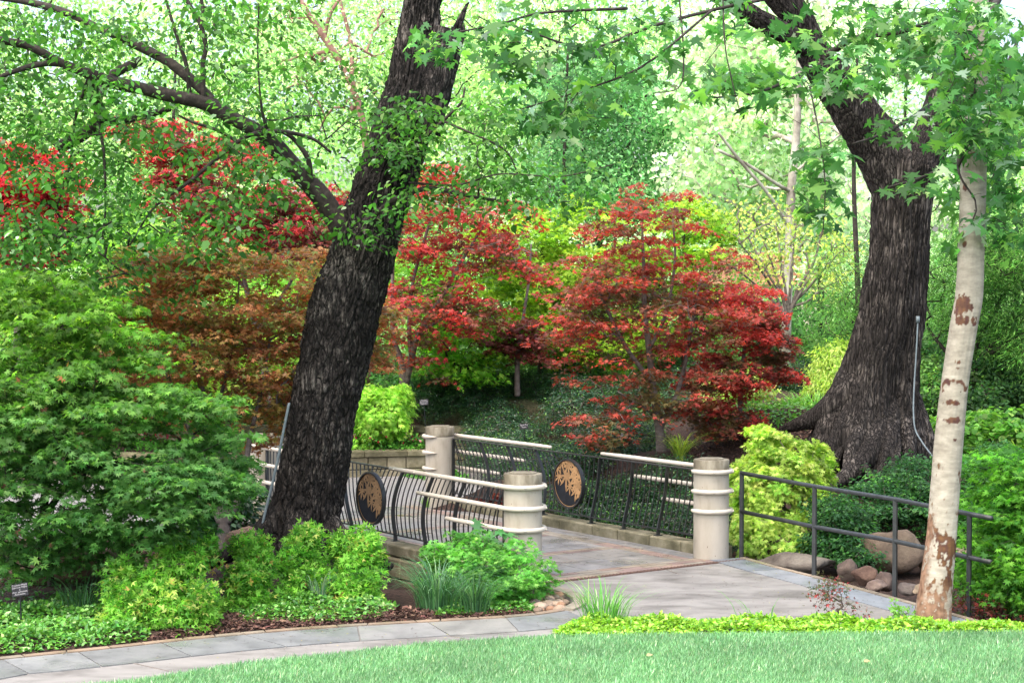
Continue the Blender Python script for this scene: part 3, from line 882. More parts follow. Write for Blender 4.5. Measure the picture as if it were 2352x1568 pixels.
            base += [disc(hs * a_ * rI, cz + b_ * rI, off0 + face * (.0085 + .0011 * li)) for a_, b_ in vv]
            m_ = len(vv)
            kk = .72 + .28 * ((li * 7) % 5) / 4
            mb.add(base, [(0, 1 + q, 1 + (q + 1) % m_) for q in range(m_)], (kk, kk, kk))
        mb.build("leaf_motif", M['tan'], med)
    return e
railing(0.0, -1, "near black iron railing with gold maple leaf medallion, beside the leaning trunk", 6.7)
railing(3.0, 1, "far black iron railing with gold maple leaf medallion, in front of the dark shrubs", 6.5)

# ------------------------------------------------------------------ black handrail on the right
hr = empty("metal_handrail", G(1703, 1280), "plain black two-bar metal handrail descending on the right beside the rocks", "handrail")
hp = [(G(1703, 1280), 1.10, .60), (G(1870, 1322), 1.09, .60), (G(2055, 1362), 1.08, .60), (G(2225, 1404), 1.06, .59)]
for p, h1, h2 in hp:
    mb = MB(); mb.box(p + Vector((0, 0, h1 / 2 - .05)), .045, .045, h1 + .1, (.8, -.5)); mb.build("post", M['rail'], hr)
for idx, nm in ((1, "top_rail"), (2, "mid_rail")):
    pts = [p[0] + Vector((0, 0, p[idx])) for p in hp]
    d = (pts[-1] - pts[-2]).normalized(); pts.append(pts[-1] + d * .35)
    if idx == 1: pts[0] = pts[0] - (pts[1] - pts[0]).normalized() * .02
    mb = MB(); mb.tube(pts, .027, 10); mb.build(nm, M['rail'], hr, smooth=True)

# ------------------------------------------------------------------ sandstone walls
def stone_wall(name, label, pts, h, th, rows, z0=-.1, coping=.11, over=.04, seed=1):
    r = random.Random(seed)
    e = empty(name, Vector(pts[0]), label, "wall")
    mb = MB(); mc = MB()
    for a, b in zip(pts, pts[1:]):
        a, b = Vector(a), Vector(b); d = b - a; L = d.length; ax = (d.x, d.y); rh = (h - coping - z0) / rows
        for q in range(rows):
            s = 0
            while s < L - .01:
                e_ = s + r.uniform(.35, .85)
                if L - e_ < .2: e_ = L
                k = r.uniform(.75, 1.15)
                c = a + d.normalized() * (s + e_) / 2; c.z = z0 + rh * (q + .5)
                mb.box(c, e_ - s - .012, th + r.uniform(-.02, .02), rh - .01, ax, (k * 1.2, k * 1.15, k * 1.08)); s = e_
        s = -over if a == Vector(pts[0]) else 0
        while s < L + (over if b == Vector(pts[-1]) else 0) - .01:
            e_ = s + r.uniform(.8, 1.3)
            if L - e_ < .3: e_ = L + over
            k = r.uniform(.6, .85)
            c = a + d.normalized() * (s + e_) / 2; c.z = h - coping / 2
            mc.box(c, e_ - s - .006, th + over * 2, coping, ax, (k, k * 1.0, k * .85)); s = e_
    for mm, nm in ((mb, "stonework"), (mc, "coping")):
        o = mm.build(nm, M['stone'], e); bv = o.modifiers.new("bevel", 'BEVEL'); bv.width = .015; bv.segments = 2
    return e
stone_wall("garden_wall", "low mossy sandstone retaining wall with petunias behind it, beyond the bridge", [(-12.5, 32.3, 0), (-5, 31.9, 0), (-1.62, 32.75, 0), (-1.5, 33.8, 0)], .47, .32, 2, seed=3)
stone_wall("garden_wall", "taller sandstone wall with squared end behind the far bridge pillar", [(-12.5, 34.6, 0), (-.8, 34.0, 0)], .80, .45, 3, seed=5)

# ------------------------------------------------------------------ rocks
def rock(name, label, pos, sx, sy, sz, seed, tint=(1, 1, 1), rz=0, flat=.0, group=None, cat="rock", sub=3, rough=.35, cut=True):
    r = random.Random(seed)
    bm = bmesh.new(); bmesh.ops.create_icosphere(bm, subdivisions=sub, radius=1)
    planes = [(Vector((r.gauss(0, 1), r.gauss(0, 1), r.gauss(0, .8))).normalized(), r.uniform(.55, .85)) for _ in range(9)] if cut else []
    for v in bm.verts:
        p = v.co.copy()
        for nrm, d in planes:
            q = p.dot(nrm)
            if q > d: p -= nrm * (q - d) * .9
        p *= 1 + rough * .5 * mnoise.noise(p * 1.7 + Vector((seed * 3.1, 0, 0))) + rough * .12 * mnoise.noise(p * 6 + Vector((0, seed, 0)))
        v.co = Vector((p.x * sx, p.y * sy, p.z * sz))
    me = bpy.data.meshes.new(name); bm.to_mesh(me); bm.free()
    a = me.attributes.new("Col", 'FLOAT_COLOR', 'FACE')
    a.data.foreach_set("color", np.tile(np.array([*tint, 1], np.float32), len(me.polygons)))
    me.polygons.foreach_set("use_smooth", [True] * len(me.polygons))
    o = link(name, me, M['rock'], None, pos); o.rotation_euler = (0, 0, rz)
    return tag(o, label, cat, group)
p = P(2045, 1266, 22.8); rock("boulder", "big rounded brown boulder behind the black handrail", p, .46, .42, .32, 3, (.62, .56, .48), rz=.3)
p = P(2180, 1285, 22.9); rock("boulder", "mossy tan boulder seen between the pale trunk and the right shrub", p, .45, .4, .26, 8, (.9, .85, .65), rz=1)
p = P(1830, 1292, 22.5); rock("flat_rock", "long flat grey rock lying beside the path under the handrail", p, .62, .32, .13, 11, (.62, .64, .64), rz=-.45)
p = P(1790, 1258, 23.6); rock("boulder", "dark boulder under the hanging chartreuse maple", p, .5, .35, .22, 15, (.4, .36, .32))
p = P(1942, 1310, 21.7); rock("rock", "upright grey-brown rock between the two handrail posts", p, .14, .14, .17, 21, (.52, .46, .45))
p = P(1990, 1322, 21.2); rock("rock", "reddish block-shaped rock at the path edge by the handrail", p, .20, .14, .12, 23, (.55, .40, .36), rz=.2)
p = P(2033, 1335, 20.9); rock("rock", "small mauve rock next to the reddish block", p, .12, .12, .13, 27, (.5, .43, .44))
p = P(2015, 1345, 20.7); rock("rock", "low dark rock in front of the small mauve rock", p, .15, .10, .08, 28, (.9, .8, .8))
p = P(2088, 1352, 20.6); rock("rock", "small dark rock behind the third handrail post", p, .14, .12, .10, 31, (.6, .6, .65))
p = P(2120, 1355, 20.4); rock("rock", "pale tan stone close to the foot of the pale trunk", p, .12, .10, .08, 33, (1.6, 1.5, 1.25))
p = P(560, 1245, 21.0); rock("rock", "brown rock among the yellow-green shrubs left of the leaning trunk", p, .25, .2, .2, 37, (1, .8, .7))
p = P(120, 1300, 20.6); rock("boulder", "broad dark brown boulder in the shade under the big green maple", p, .9, .4, .30, 41, (.75, .6, .5))
rs = random.Random(9)
for i in range(46):
    ox = rs.uniform(1222, 1304); oy = rs.uniform(1364, 1402)
    if oy > 1404 - (ox - 1222) * .06 : continue
    q = G(ox, oy, -.03 + rs.uniform(0, .03)); s = rs.uniform(.03, .075)
    t_ = rs.choice([(1.5, 1.42, 1.3), (.9, .8, .7), (1.8, 1.65, 1.45), (.7, .7, .72), (1.4, 1.0, .75)])
    rock("river_stone", "small rounded river stone in the pebble patch at the foot of the nearest pillar", q, s * 1.2, s, s * .7, 100 + i, t_, rz=rs.uniform(0, 3), group="river stones by the bridge entrance", cat="stone", sub=2, cut=False)

# ------------------------------------------------------------------ tree 1: leaning dark trunk
rng = np.random.default_rng(11)
Y1 = 22.2
t1 = [(672, 1330, 110), (676, 1290, 100), (690, 1230, 90), (697, 1180, 84), (720, 1070, 80), (741, 950, 79), (768, 830, 80), (795, 700, 83), (815, 640, 80), (836, 580, 76), (862, 490, 72), (894, 400, 71), (922, 300, 68), (948, 200, 64), (957, 110, 54), (968, 20, 44), (985, -80, 42), (1000, -200, 38)]
base1 = P(680, 1290, Y1)
e1 = empty("leaning_tree", base1, "large leaning dark-barked tree in front of the bridge, broken limb at its top", "tree")
path1 = [(*P(x, y, Y1), px(r, Y1)) for x, y, r in t1]
v, f, s1 = bark_trunk(path1, 620, 220, .044, fx=7.0, fz=2.4, seed=1, fine=.5)
mb = MB(); mb.add(v, f)
# roots
for a, L in ((-2.6, .9), (-.4, .8), (-1.5, .7), (2.8, .8), (1.0, .7)):
    c = Vector(path1[2][:3]); d = Vector((math.cos(a), math.sin(a), 0))
    mb.tube([c + d * .2 + Vector((0, 0, .35)), c + d * .5 + Vector((0, 0, .02)), c + d * (.5 + L * .5) + Vector((0, 0, -.15)), c + d * (.5 + L) + Vector((0, 0, -.32))], [.22, .18, .11, .05], 9)
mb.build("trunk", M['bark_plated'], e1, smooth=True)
# broken stub
mb = MB()
v, f, _ = bark_trunk([(*P(965, 300, Y1 - .05), px(50, Y1)), (*P(990, 220, Y1 - .08), px(46, Y1)), (*P(1018, 130, Y1 - .1), px(42, Y1)), (*P(1034, 70, Y1 - .1), px(40, Y1))], 60, 60, .03, seed=3)
mb.add(v, f)
for k in range(9):
    a = k / 9 * 6.28; c = P(1036, 78, Y1 - .1) + Vector((math.cos(a) * .14, math.sin(a) * .14, -.05))
    mb.tube([c, c + Vector((rs.uniform(-.02, .03), 0, rs.uniform(.08, .2)))], [.05, .006], 5)
mb.tube([P(1048, 70, Y1 - .1), P(1060, 40, Y1 - .1), P(1072, 12, Y1 - .1), P(1078, 5, Y1 - .1)], [.06, .04, .02, .006], 6)
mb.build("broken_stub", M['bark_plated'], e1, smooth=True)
limbs1 = [
    [(812, 575, 22.2, 30), (790, 535, 22.1, 27), (740, 455, 22.0, 24), (690, 400, 21.9, 22), (640, 345, 21.8, 21), (600, 308, 21.7, 19), (540, 275, 21.6, 18), (470, 238, 21.5, 16), (400, 222, 21.4, 15), (330, 205, 21.3, 14), (260, 190, 21.2, 14), (205, 170, 21.1, 12), (140, 145, 21, 10), (70, 108, 20.9, 10), (0, 92, 20.8, 9), (-90, 70, 20.7, 8)],
    [(505, 258, 21.55, 14), (469, 212, 21.6, 12), (403, 154, 21.7, 12), (348, 121, 21.8, 11), (271, 84, 21.9, 10), (220, 62, 22, 9), (161, 33, 22.1, 9), (73, 7, 22.2, 8), (-40, -10, 22.3, 7)],
    [(140, 148, 21, 7), (100, 147, 20.9, 7), (40, 162, 20.8, 6), (-30, 190, 20.7, 5)],
    [(210, 172, 21.1, 9), (222, 225, 21.6, 10), (234, 270, 22.0, 12), (200, 302, 22.2, 15), (160, 325, 22.3, 15), (132, 342, 22.3, 14)],
    [(234, 270, 22.0, 12), (256, 280, 22.1, 11), (322, 268, 22.3, 9), (390, 250, 22.6, 7)],
    [(224, 240, 21.7, 9), (236, 200, 21.9, 9), (262, 170, 22.1, 11), (322, 140, 22.3, 10)],
    [(468, 240, 21.5, 6), (466, 150, 21.5, 6), (472, 106, 21.5, 6), (458, 51, 21.5, 5), (428, 0, 21.5, 5), (410, -40, 21.5, 4)],
    [(462, 60, 21.5, 4), (466, 20, 21.5, 4), (455, -30, 21.5, 4)],
    [(436, 225, 21.5, 6), (428, 150, 21.4, 5), (406, 84, 21.4, 4), (381, 0, 21.4, 3.5), (375, -30, 21.4, 3)],
    [(203, 180, 21.1, 4), (220, 264, 21.0, 4), (238, 348, 20.9, 3.5), (242, 476, 20.8, 2.5), (234, 545, 20.8, 2)],
    [(203, 180, 21.1, 4), (172, 275, 21.2, 3.5), (160, 380, 21.2, 2.5), (132, 472, 21.2, 1.5)],
    [(760, 350, 21.9, 3), (720, 320, 21.8, 4), (659, 304, 21.6, 5), (604, 304, 21.5, 5), (546, 326, 21.3, 5), (439, 414, 21.0, 4.5), (355, 476, 20.8, 3), (300, 560, 20.6, 2)],
    [(712, 430, 21.9, 9), (712, 400, 21.8, 7), (706, 362, 21.7, 6), (674, 319, 21.7, 5), (640, 300, 21.7, 3)],
    [(546, 326, 21.3, 4), (500, 300, 21.2, 4), (440, 280, 21.1, 3), (410, 265, 21, 2)],
    [(620, 325, 21.7, 6), (600, 240, 21.5, 3), (592, 120, 21.4, 2), (595, 0, 21.4, 2)],
    [(849, 505, 21.8, 7), (900, 462, 21.6, 6), (973, 434, 21.5, 6), (1021, 438, 21.4, 6), (1098, 454, 21.3, 4), (1204, 469, 21.2, 2.5)],
    [(930, 360, 21.8, 6), (973, 319, 21.5, 4), (1017, 278, 21.4, 4), (1058, 238, 21.3, 3), (1068, 200, 21.3, 2)],
    [(1017, 278, 21.4, 3), (1080, 305, 21.2, 2.5), (1160, 345, 21.1, 2), (1190, 400, 21.1, 1.5)],
    [(1098, 454, 21.3, 2.5), (1100, 425, 21.3, 3), (1105, 410, 21.3, 2)],
    [(940, 420, 21.7, 3), (1050, 425, 21.2, 2.5), (1150, 400, 21.0, 2), (1290, 405, 20.8, 1.6), (1410, 378, 20.6, 1.2)],
]
mb = MB(); skel = []
for l in limbs1:
    pts, rad = ovline(l, len(l) * 5)
    rad = [r * (1 + .12 * mnoise.noise(p_ * 4)) for r, p_ in zip(rad, pts)]
    mb.tube(pts, rad, 12 if l[0][3] > 8 else 7); skel += [tuple(p_) for p_ in pts]
mb1 = mb
# foliage
def region_pads(rng, boxes, n):
    """boxes: (x0,y0,x1,y1,Y0,Y1,weight)"""
    wts = np.array([b[6] for b in boxes], float); wts /= wts.sum(); out = []
    for i in rng.choice(len(boxes), n, p=wts):
        b = boxes[i]; out.append(P(rng.uniform(b[0], b[2]), rng.uniform(b[1], b[3]), rng.uniform(b[4], b[5])))
    return np.array([tuple(p_) for p_ in out])
pads = region_pads(rng, [(-60, 20, 330, 330, 20, 22.5, 1.6), (300, -30, 700, 330, 20.5, 23, 1.1), (250, 330, 700, 560, 20.3, 22.3, 1.0), (-60, 330, 300, 560, 20.2, 22, 1.1), (-60, 500, 330, 690, 20, 21.8, 1.15),
                         (860, 230, 990, 480, 20.8, 21.6, .42), (930, 230, 1220, 480, 20.5, 22.5, .85), (1150, 360, 1420, 470, 20.3, 21, .16), (620, 120, 900, 330, 22.6, 24, .5), (760, 480, 900, 560, 21.3, 21.6, .08), (330, 560, 480, 720, 20.6, 21.4, .1)], 620)
mbt = MB(); grow(rng, skel, pads, mbt, step=.3, rtip=.0022, sides=4, rmax=.02, bow=.5)
mb1.add(mbt.v, mbt.f); mb1.build("limb", M['limb'], e1, smooth=True)
GRN1 = [(4, (.055, .17, .03)), (3, (.08, .23, .04)), (1.2, (.035, .115, .025)), (.8, (.17, .36, .08)), (.3, (.28, .45, .25))]
a = pads_leaves(rng, pads, 26, .32, flat=.55, mode='flat', size=.084, svar=.25, tilt=.55, droop=.45, cols=GRN1)
leafmesh("crown", 'ovate', *a, M['leaf'], e1)
# conduit
mb = MB()
pts = [(664, 925), (656, 965), (641, 1040), (623, 1120), (606, 1190), (598, 1245), (590, 1300)]
lat = []
for x, y in pts: lat.append(P(x, y, Y1 - .32))
mb.tube([Vector(q) for q in crspline([tuple(p_) for p_ in lat], 30)], .018, 10)
o = mb.build("cable_conduit", M['conduit'], None, smooth=True, origin=lat[-1]); tag(o, "grey-blue conduit running up the left side of the leaning trunk", "pipe")
mb = MB()
pts = [(590, 1300), (580, 1335), (590, 1355), (612, 1362), (630, 1366)]
lat = [P(x, y, 20.9) for x, y in pts]
mb.tube([Vector(q) for q in crspline([tuple(p_) for p_ in lat], 24)], .016, 8)
o = mb.build("hose", M['conduit'], None, smooth=True, origin=lat[0]); tag(o, "thin pale hose looping on the ground among the yellow-green shrubs", "hose")

# ------------------------------------------------------------------ tree 2: big forked maple on the mound
rng = np.random.default_rng(22)
Y2 = 27.0
e2 = empty("forked_maple", P(2040, 1040, Y2), "massive forked silver maple with spreading roots on the mound at right", "tree")
t2 = [(1996, 1120, 165), (1998, 1060, 150), (2003, 1000, 132), (2010, 950, 112), (2020, 883, 93), (2032, 810, 85), (2045, 740, 79), (2054, 663, 75), (2064, 590, 71), (2069, 517, 69), (2073, 460, 71), (2076, 420, 74), (2082, 380, 76), (2088, 350, 60)]
path2 = [(*P(x, y, Y2), px(r, Y2)) for x, y, r in t2]
zb2 = path2[1][2]
def flare2(an, p, acc):
    h = p.z - zb2; g = math.exp(-max(h, 0) / .75)
    w_ = an + .25 * math.sin(h * 1.3); q = 6.0 * w_ + 1.3 * math.sin(2 * w_) + .8 * mnoise.noise(Vector((math.cos(an) * 2, math.sin(an) * 2, h)))
    val = abs(math.sin(q * .5 + .4)) ** .8
    return (-.62 * (1 - val) + .10) * g - .07 * (1 - val) * math.exp(-max(h, 0) / 2.5)
v, f, s2 = bark_trunk(path2, 460, 260, .040, fx=9, fz=1.1, seed=7, rfun=flare2, fine=.5)
mb = MB(); mb.add(v, f)
def limb2(pts, na, nh, seed, amp=.026):
    v, f, _ = bark_trunk([(*P(x, y, Y), px(r, Y)) for x, y, Y, r in pts], nh, na, amp, fx=5, fz=.8, seed=seed); mb.add(v, f)
limb2([(2070, 470, 27, 60), (2050, 390, 26.95, 64), (2015, 330, 26.9, 58), (1975, 275, 26.8, 53), (1940, 220, 26.7, 52), (1900, 165, 26.6, 48), (1868, 122, 26.55, 42), (1850, 75, 26.5, 36), (1822, 29, 26.4, 36), (1786, -15, 26.3, 36), (1730, -90, 26.2, 32)], 110, 220, 12)
limb2([(1895, 150, 26.6, 30), (1860, 110, 26.4, 27), (1811, 81, 26.2, 25), (1749, 48, 26.0, 24), (1676, 2, 25.8, 23), (1590, -50, 25.6, 21)], 60, 110, 13)
limb2([(2085, 430, 27.1, 60), (2112, 370, 27.1, 52), (2140, 320, 27.15, 47), (2160, 270, 27.2, 44), (2181, 183, 27.3, 42), (2215, 95, 27.4, 38), (2262, 10, 27.5, 31), (2320, -90, 27.6, 26)], 90, 190, 14)
# roots: long sinuous buttresses
roots = [[(1962, 880, 26.95, 46), (1925, 928, 27.0, 38), (1885, 955, 27.2, 28), (1840, 972, 27.5, 18), (1795, 986, 27.9, 8)],
         [(1985, 915, 26.75, 38), (1948, 975, 26.6, 32), (1918, 1020, 26.5, 23), (1888, 1058, 26.3, 13), (1862, 1078, 26.2, 6)],
         [(1985, 960, 26.45, 24), (1965, 1010, 26.2, 19), (1950, 1060, 26.0, 15), (1945, 1110, 25.7, 8)],
         [(2022, 955, 26.5, 36), (2006, 1018, 26.25, 32), (1976, 1064, 26.0, 27), (1942, 1094, 25.8, 20), (1905, 1118, 25.6, 11), (1880, 1130, 25.5, 5)],
         [(2045, 960, 26.4, 26), (2040, 1030, 26.1, 22), (2030, 1080, 25.9, 17), (2015, 1130, 25.6, 10)],
         [(2075, 960, 26.5, 24), (2085, 1020, 26.3, 20), (2090, 1070, 26.1, 14), (2100, 1115, 25.9, 8)],
         [(2098, 930, 26.8, 26), (2120, 985, 26.7, 22), (2145, 1040, 26.6, 18), (2165, 1075, 26.4, 10)],
         [(1950, 990, 26.6, 14), (1925, 1045, 26.3, 11), (1905, 1090, 26.0, 7)],
         [(2060, 1030, 26.0, 12), (2050, 1090, 25.6, 9), (2055, 1130, 25.4, 5)],
         [(1980, 1040, 26.0, 10), (2000, 1090, 25.6, 8), (2035, 1110, 25.5, 6)]]
for i, rt in enumerate(roots):
    x_, y_, Y_, r_ = rt[0]; rt = [(x_ + (2030 - x_) * .45, y_ - 85, Y_ + .5, r_ * .9), (x_, y_, Y_ + .10, r_)] + rt[1:]
    v, f, _ = bark_trunk([(*P(x, y, Y), px(r, Y)) for x, y, Y, r in rt], 60, 36, .014, fx=3, fz=1.5, seed=30 + i); mb.add(v, f)
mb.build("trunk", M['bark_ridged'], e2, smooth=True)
br2 = [
    [(1900, 130, 26.4, 9), (1960, 90, 25.5, 7), (2060, 75, 24.5, 6), (2140, 50, 23.5, 5), (2210, 20, 22.5, 4)],
    [(1880, 150, 26.3, 5), (1800, 190, 24.5, 4), (1730, 215, 23.5, 3), (1640, 225, 23, 2)],
    [(2180, 200, 27.1, 6), (2110, 260, 24, 5), (2020, 310, 21.5, 4), (1960, 330, 20.5, 2)],
    [(2230, 330, 24, 6), (2170, 380, 22, 4), (2110, 410, 20.5, 3), (2040, 430, 19.5, 2)],
    [(2300, -20, 24, 9), (2240, 120, 21, 7), (2230, 260, 19.5, 5), (2200, 380, 18.2, 3), (2240, 460, 18, 2)],
    [(1940, -30, 20, 5), (1700, 10, 19, 4), (1500, 60, 18.2, 4), (1350, 110, 17.6, 3), (1180, 60, 17.2, 2)],
    [(1640, 20, 18.6, 3), (1480, 150, 17.8, 3), (1330, 210, 17.4, 2), (1200, 250, 17.2, 1.5)],
    [(1440, 20, 18, 4), (1250, 30, 17.4, 3), (1150, 55, 17.1, 2.5), (1050, 75, 16.9, 2), (990, 90, 16.8, 1.5)],
    [(1660, -20, 19, 2), (1665, 100, 18.6, 1.7), (1680, 180, 18.4, 1.5), (1700, 260, 18.4, 1)],
    [(1330, 210, 17.4, 1.5), (1300, 250, 17.3, 1.2), (1260, 290, 17.2, 1)],
    [(1860, 200, 24, 2), (1880, 300, 22, 2), (1895, 420, 21, 1.5), (1890, 540, 20.8, 1)],
    [(2352, 60, 20, 4), (2300, 200, 19.4, 3), (2330, 330, 19, 2)],
    [(1560, -10, 18.5, 2), (1570, 130, 18.3, 2), (1560, 200, 18.2, 1.5), (1500, 215, 18.2, 1.2)],
]
mb = MB(); skel = []
for l in br2:
    pts, rad = ovline(l, len(l) * 6); mb.tube(pts, rad, 7); skel += [tuple(p_) for p_ in pts]
pads = region_pads(rng, [(1940, 0, 2250, 130, 22, 25, .8), (1640, 150, 1950, 225, 22.5, 25, .36), (2170, 130, 2340, 300, 19.5, 24, .7), (1930, 130, 2130, 200, 20, 24, .35), (2000, 240, 2060, 310, 19.5, 22, .04), (2180, 330, 2300, 440, 18.5, 22, .3), (2050, 400, 2130, 440, 18.5, 20, .05), (2180, 40, 2352, 420, 18, 20, 1.0),
                         (1850, 330, 1920, 540, 20.5, 22, .24), (960, 60, 1260, 130, 16.7, 17.6, .30), (1150, 10, 1600, 180, 17, 18.6, .60), (1200, 180, 1450, 290, 17.0, 18, .25), (1640, -20, 1900, 100, 18.6, 24, .18), (1560, 150, 1760, 230, 22.6, 24, .2),
                         (2190, 380, 2300, 560, 18, 20, .18), (1650, 210, 1830, 300, 20, 22, .08), (1130, 230, 1300, 300, 17, 17.6, .12), (2230, 420, 2340, 560, 18, 19, .1), (2170, 0, 2310, 330, 16.8, 17.9, 1.5)], 450)
grow(rng, skel, pads, mb, step=.3, rtip=.0022, sides=4, rmax=.02, bow=.4)
mb.build("limb", M['limb'], e2, smooth=True)
GRN2 = [(4, (.060, .18, .050)), (2.5, (.09, .25, .065)), (1.0, (.035, .11, .04)), (1.2, (.18, .38, .08)), (.5, (.33, .46, .36))]
a = pads_leaves(rng, pads, 9, .24, flat=.6, mode='flat', size=.120, svar=.28, tilt=.6, droop=.7, cols=GRN2)
a[3][:] *= np.clip(a[0][:, 1] / 20, .72, 1.1)
leafmesh("crown", 'silver', *a, M['leaf'], e2)
mb = MB(); lat = [P(x, y, Y) for x, y, Y in ((2108, 738, 26.45), (2105, 800, 26.4), (2100, 880, 26.35), (2098, 940, 26.25), (2102, 985, 26.15), (2118, 1015, 26.05), (2142, 1048, 25.9))]
mb.tube([Vector(q) for q in crspline([tuple(p_) for p_ in lat], 40)], .012, 8)
mb.box(lat[0] + Vector((0, 0, .03)), .05, .05, .1)
o = mb.build("cable_conduit", M['conduit'], None, smooth=True, origin=lat[-1]); tag(o, "thin grey conduit running down the front of the massive forked maple", "pipe")

# ------------------------------------------------------------------ pale sycamore trunk in front, right
YB = 18.3
tb = [(2140, 1450, 46), (2142, 1425, 43), (2143, 1399, 41), (2152, 1320, 37), (2164, 1216, 34.5), (2179, 1029, 33), (2194, 883, 31.5), (2212, 760, 32), (2226, 678, 32), (2231, 560, 30), (2236, 420, 29), (2238, 330, 28.5), (2240, 200, 28), (2242, 80, 27.5), (2245, -60, 26), (2250, -220, 24)]
e3 = empty("pale_sycamore", P(2140, 1440, YB), "slender pale sycamore trunk with peeling brown bark at the right edge of the lawn", "tree")
pathb = [(*P(x, y, YB), px(r, YB)) for x, y, r in tb]
v, f, sb_ = bark_trunk(pathb, 800, 110, .0035, fx=2, fz=1, seed=40)
zb3 = pathb[0][2]
patches = [(705, 2208, 30, 26), (735, 2214, 25, 14), (830, 2200, 9, 6), (846, 2201, 5, 3), (925, 2190, 20, 7), (965, 2192, 20, 7), (560, 2213, 6, 7), (355, 2236, 14, 6), (430, 2214, 6, 8), (1010, 2196, 4, 3)]
cols = np.ones((len(v), 4), np.float32)
for i, c in enumerate(v):
    k_ = F / c[1]; ox = 1176 + c[0] * k_; oy = 660 + (CAMZ - c[2]) * k_
    n1 = mnoise.noise(Vector((c[0] * 8, c[1] * 8, c[2] * 4.5))); n2 = mnoise.noise(Vector((c[0] * 26, c[1] * 26, c[2] * 15))); n3 = mnoise.noise(Vector((c[0] * 60, c[1] * 60, c[2] * 40)))
    m = 0.0
    if c[1] < YB + .05:
        for (py, pxx, rx_, ry_) in patches:
            d = ((ox - pxx) / rx_) ** 2 + ((oy - py) / ry_) ** 2
            if d < 6: m = max(m, min(1, max(0, (.8 - d - n1 * 1.0 - n2 * 1.2 - n3 * .5) * 4)))
        d = math.hypot((ox - 2192) / 26, (oy - 895) / 22)
        if oy < 900: m = max(m, min(1, max(0, (.22 - abs(d - 1) - n2 * .5) * 8)))
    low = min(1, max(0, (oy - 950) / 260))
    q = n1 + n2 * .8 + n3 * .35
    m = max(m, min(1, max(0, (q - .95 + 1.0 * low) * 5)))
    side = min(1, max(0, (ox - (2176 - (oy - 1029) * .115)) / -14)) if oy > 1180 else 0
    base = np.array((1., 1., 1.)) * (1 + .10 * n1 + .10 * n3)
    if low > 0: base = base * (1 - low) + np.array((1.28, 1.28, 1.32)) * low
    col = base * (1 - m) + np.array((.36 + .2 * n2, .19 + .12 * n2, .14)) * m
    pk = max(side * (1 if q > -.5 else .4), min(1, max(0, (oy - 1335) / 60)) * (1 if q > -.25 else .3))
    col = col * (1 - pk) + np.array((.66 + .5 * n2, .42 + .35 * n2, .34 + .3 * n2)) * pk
    cols[i, :3] = np.clip(col, .04, 1.5)
mb = MB(); mb.add(v, f)
bt = mb.build("trunk", M['bark_pale'], e3, smooth=True)
at_ = bt.data.attributes.new("Col", 'FLOAT_COLOR', 'POINT'); at_.data.foreach_set("color", cols.ravel())

# ------------------------------------------------------------------ generic garden trees and shrubs
def make_tree(name, label, cat, seed, base_ov, Yb, trunk, blobs, npads, per, padR, tmpl, size, cols, mat='leaf', bark='bark_smooth', mode='flat', flat=.3, tilt=.45, droop=.35, group=None, shell=.35,
              trunk_r=(.06, .02), rtip=.004, extra_stems=(), padvar=.18, var=.18, col_fn=None, bark_sides=9, hue=.06, base_z=None, rmax=.06, below=.8, crown_name="crown"):
    rng = np.random.default_rng(seed)
    b = P(base_ov[0], base_ov[1], Yb)
    if base_z is not None: b.z = base_z
    e = empty(name, b, label, cat, group)
    mb = MB(); skel = []
    for st_ in [trunk] + list(extra_stems):
        if not st_: continue
        pts, rad = ovline(st_, len(st_) * 6)
        rad = [r * (1 + .10 * mnoise.noise(p_ * 5)) for r, p_ in zip(rad, pts)]
        mb.tube(pts, rad, bark_sides); skel += [tuple(p_) for p_ in pts]
    pads = blob_pads(rng, blobs, npads, shell)
    if not skel: skel = [tuple(b), (b.x, b.y, b.z + .1)]
    n0 = max(1, int(len(skel) * .0))
    grow(rng, skel[n0:], pads, mb, step=.25, rtip=rtip, sides=5, rmax=rmax, bow=.45, below=below)
    mb.build("trunk" if trunk else "stems", M[bark], e, smooth=True)
    cen = np.mean(pads, axis=0); cen[2] = b.z + (cen[2] - b.z) * .3
    a = pads_leaves(rng, pads, per, padR, flat=flat, mode=mode, size=size, tilt=tilt, droop=droop, cols=cols, padvar=padvar, var=var, center=cen, col_fn=col_fn, hue=hue)
    leafmesh(crown_name, tmpl, *a, M[mat], e)
    return e

# red maples: bright new leaves outside and on top, older brownish-green leaves within
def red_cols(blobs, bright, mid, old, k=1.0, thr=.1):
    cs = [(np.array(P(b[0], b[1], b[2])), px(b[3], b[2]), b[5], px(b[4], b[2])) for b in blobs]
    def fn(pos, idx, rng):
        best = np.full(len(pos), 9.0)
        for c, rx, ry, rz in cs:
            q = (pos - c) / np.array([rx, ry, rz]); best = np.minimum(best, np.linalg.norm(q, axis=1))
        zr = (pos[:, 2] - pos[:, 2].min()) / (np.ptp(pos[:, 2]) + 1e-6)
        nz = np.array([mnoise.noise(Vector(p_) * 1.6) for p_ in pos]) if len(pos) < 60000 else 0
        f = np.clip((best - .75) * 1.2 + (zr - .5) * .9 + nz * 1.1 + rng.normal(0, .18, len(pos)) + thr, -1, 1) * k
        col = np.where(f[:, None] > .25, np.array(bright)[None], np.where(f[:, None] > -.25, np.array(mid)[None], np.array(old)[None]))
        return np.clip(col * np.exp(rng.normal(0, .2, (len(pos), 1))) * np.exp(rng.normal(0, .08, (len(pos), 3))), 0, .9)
    return fn

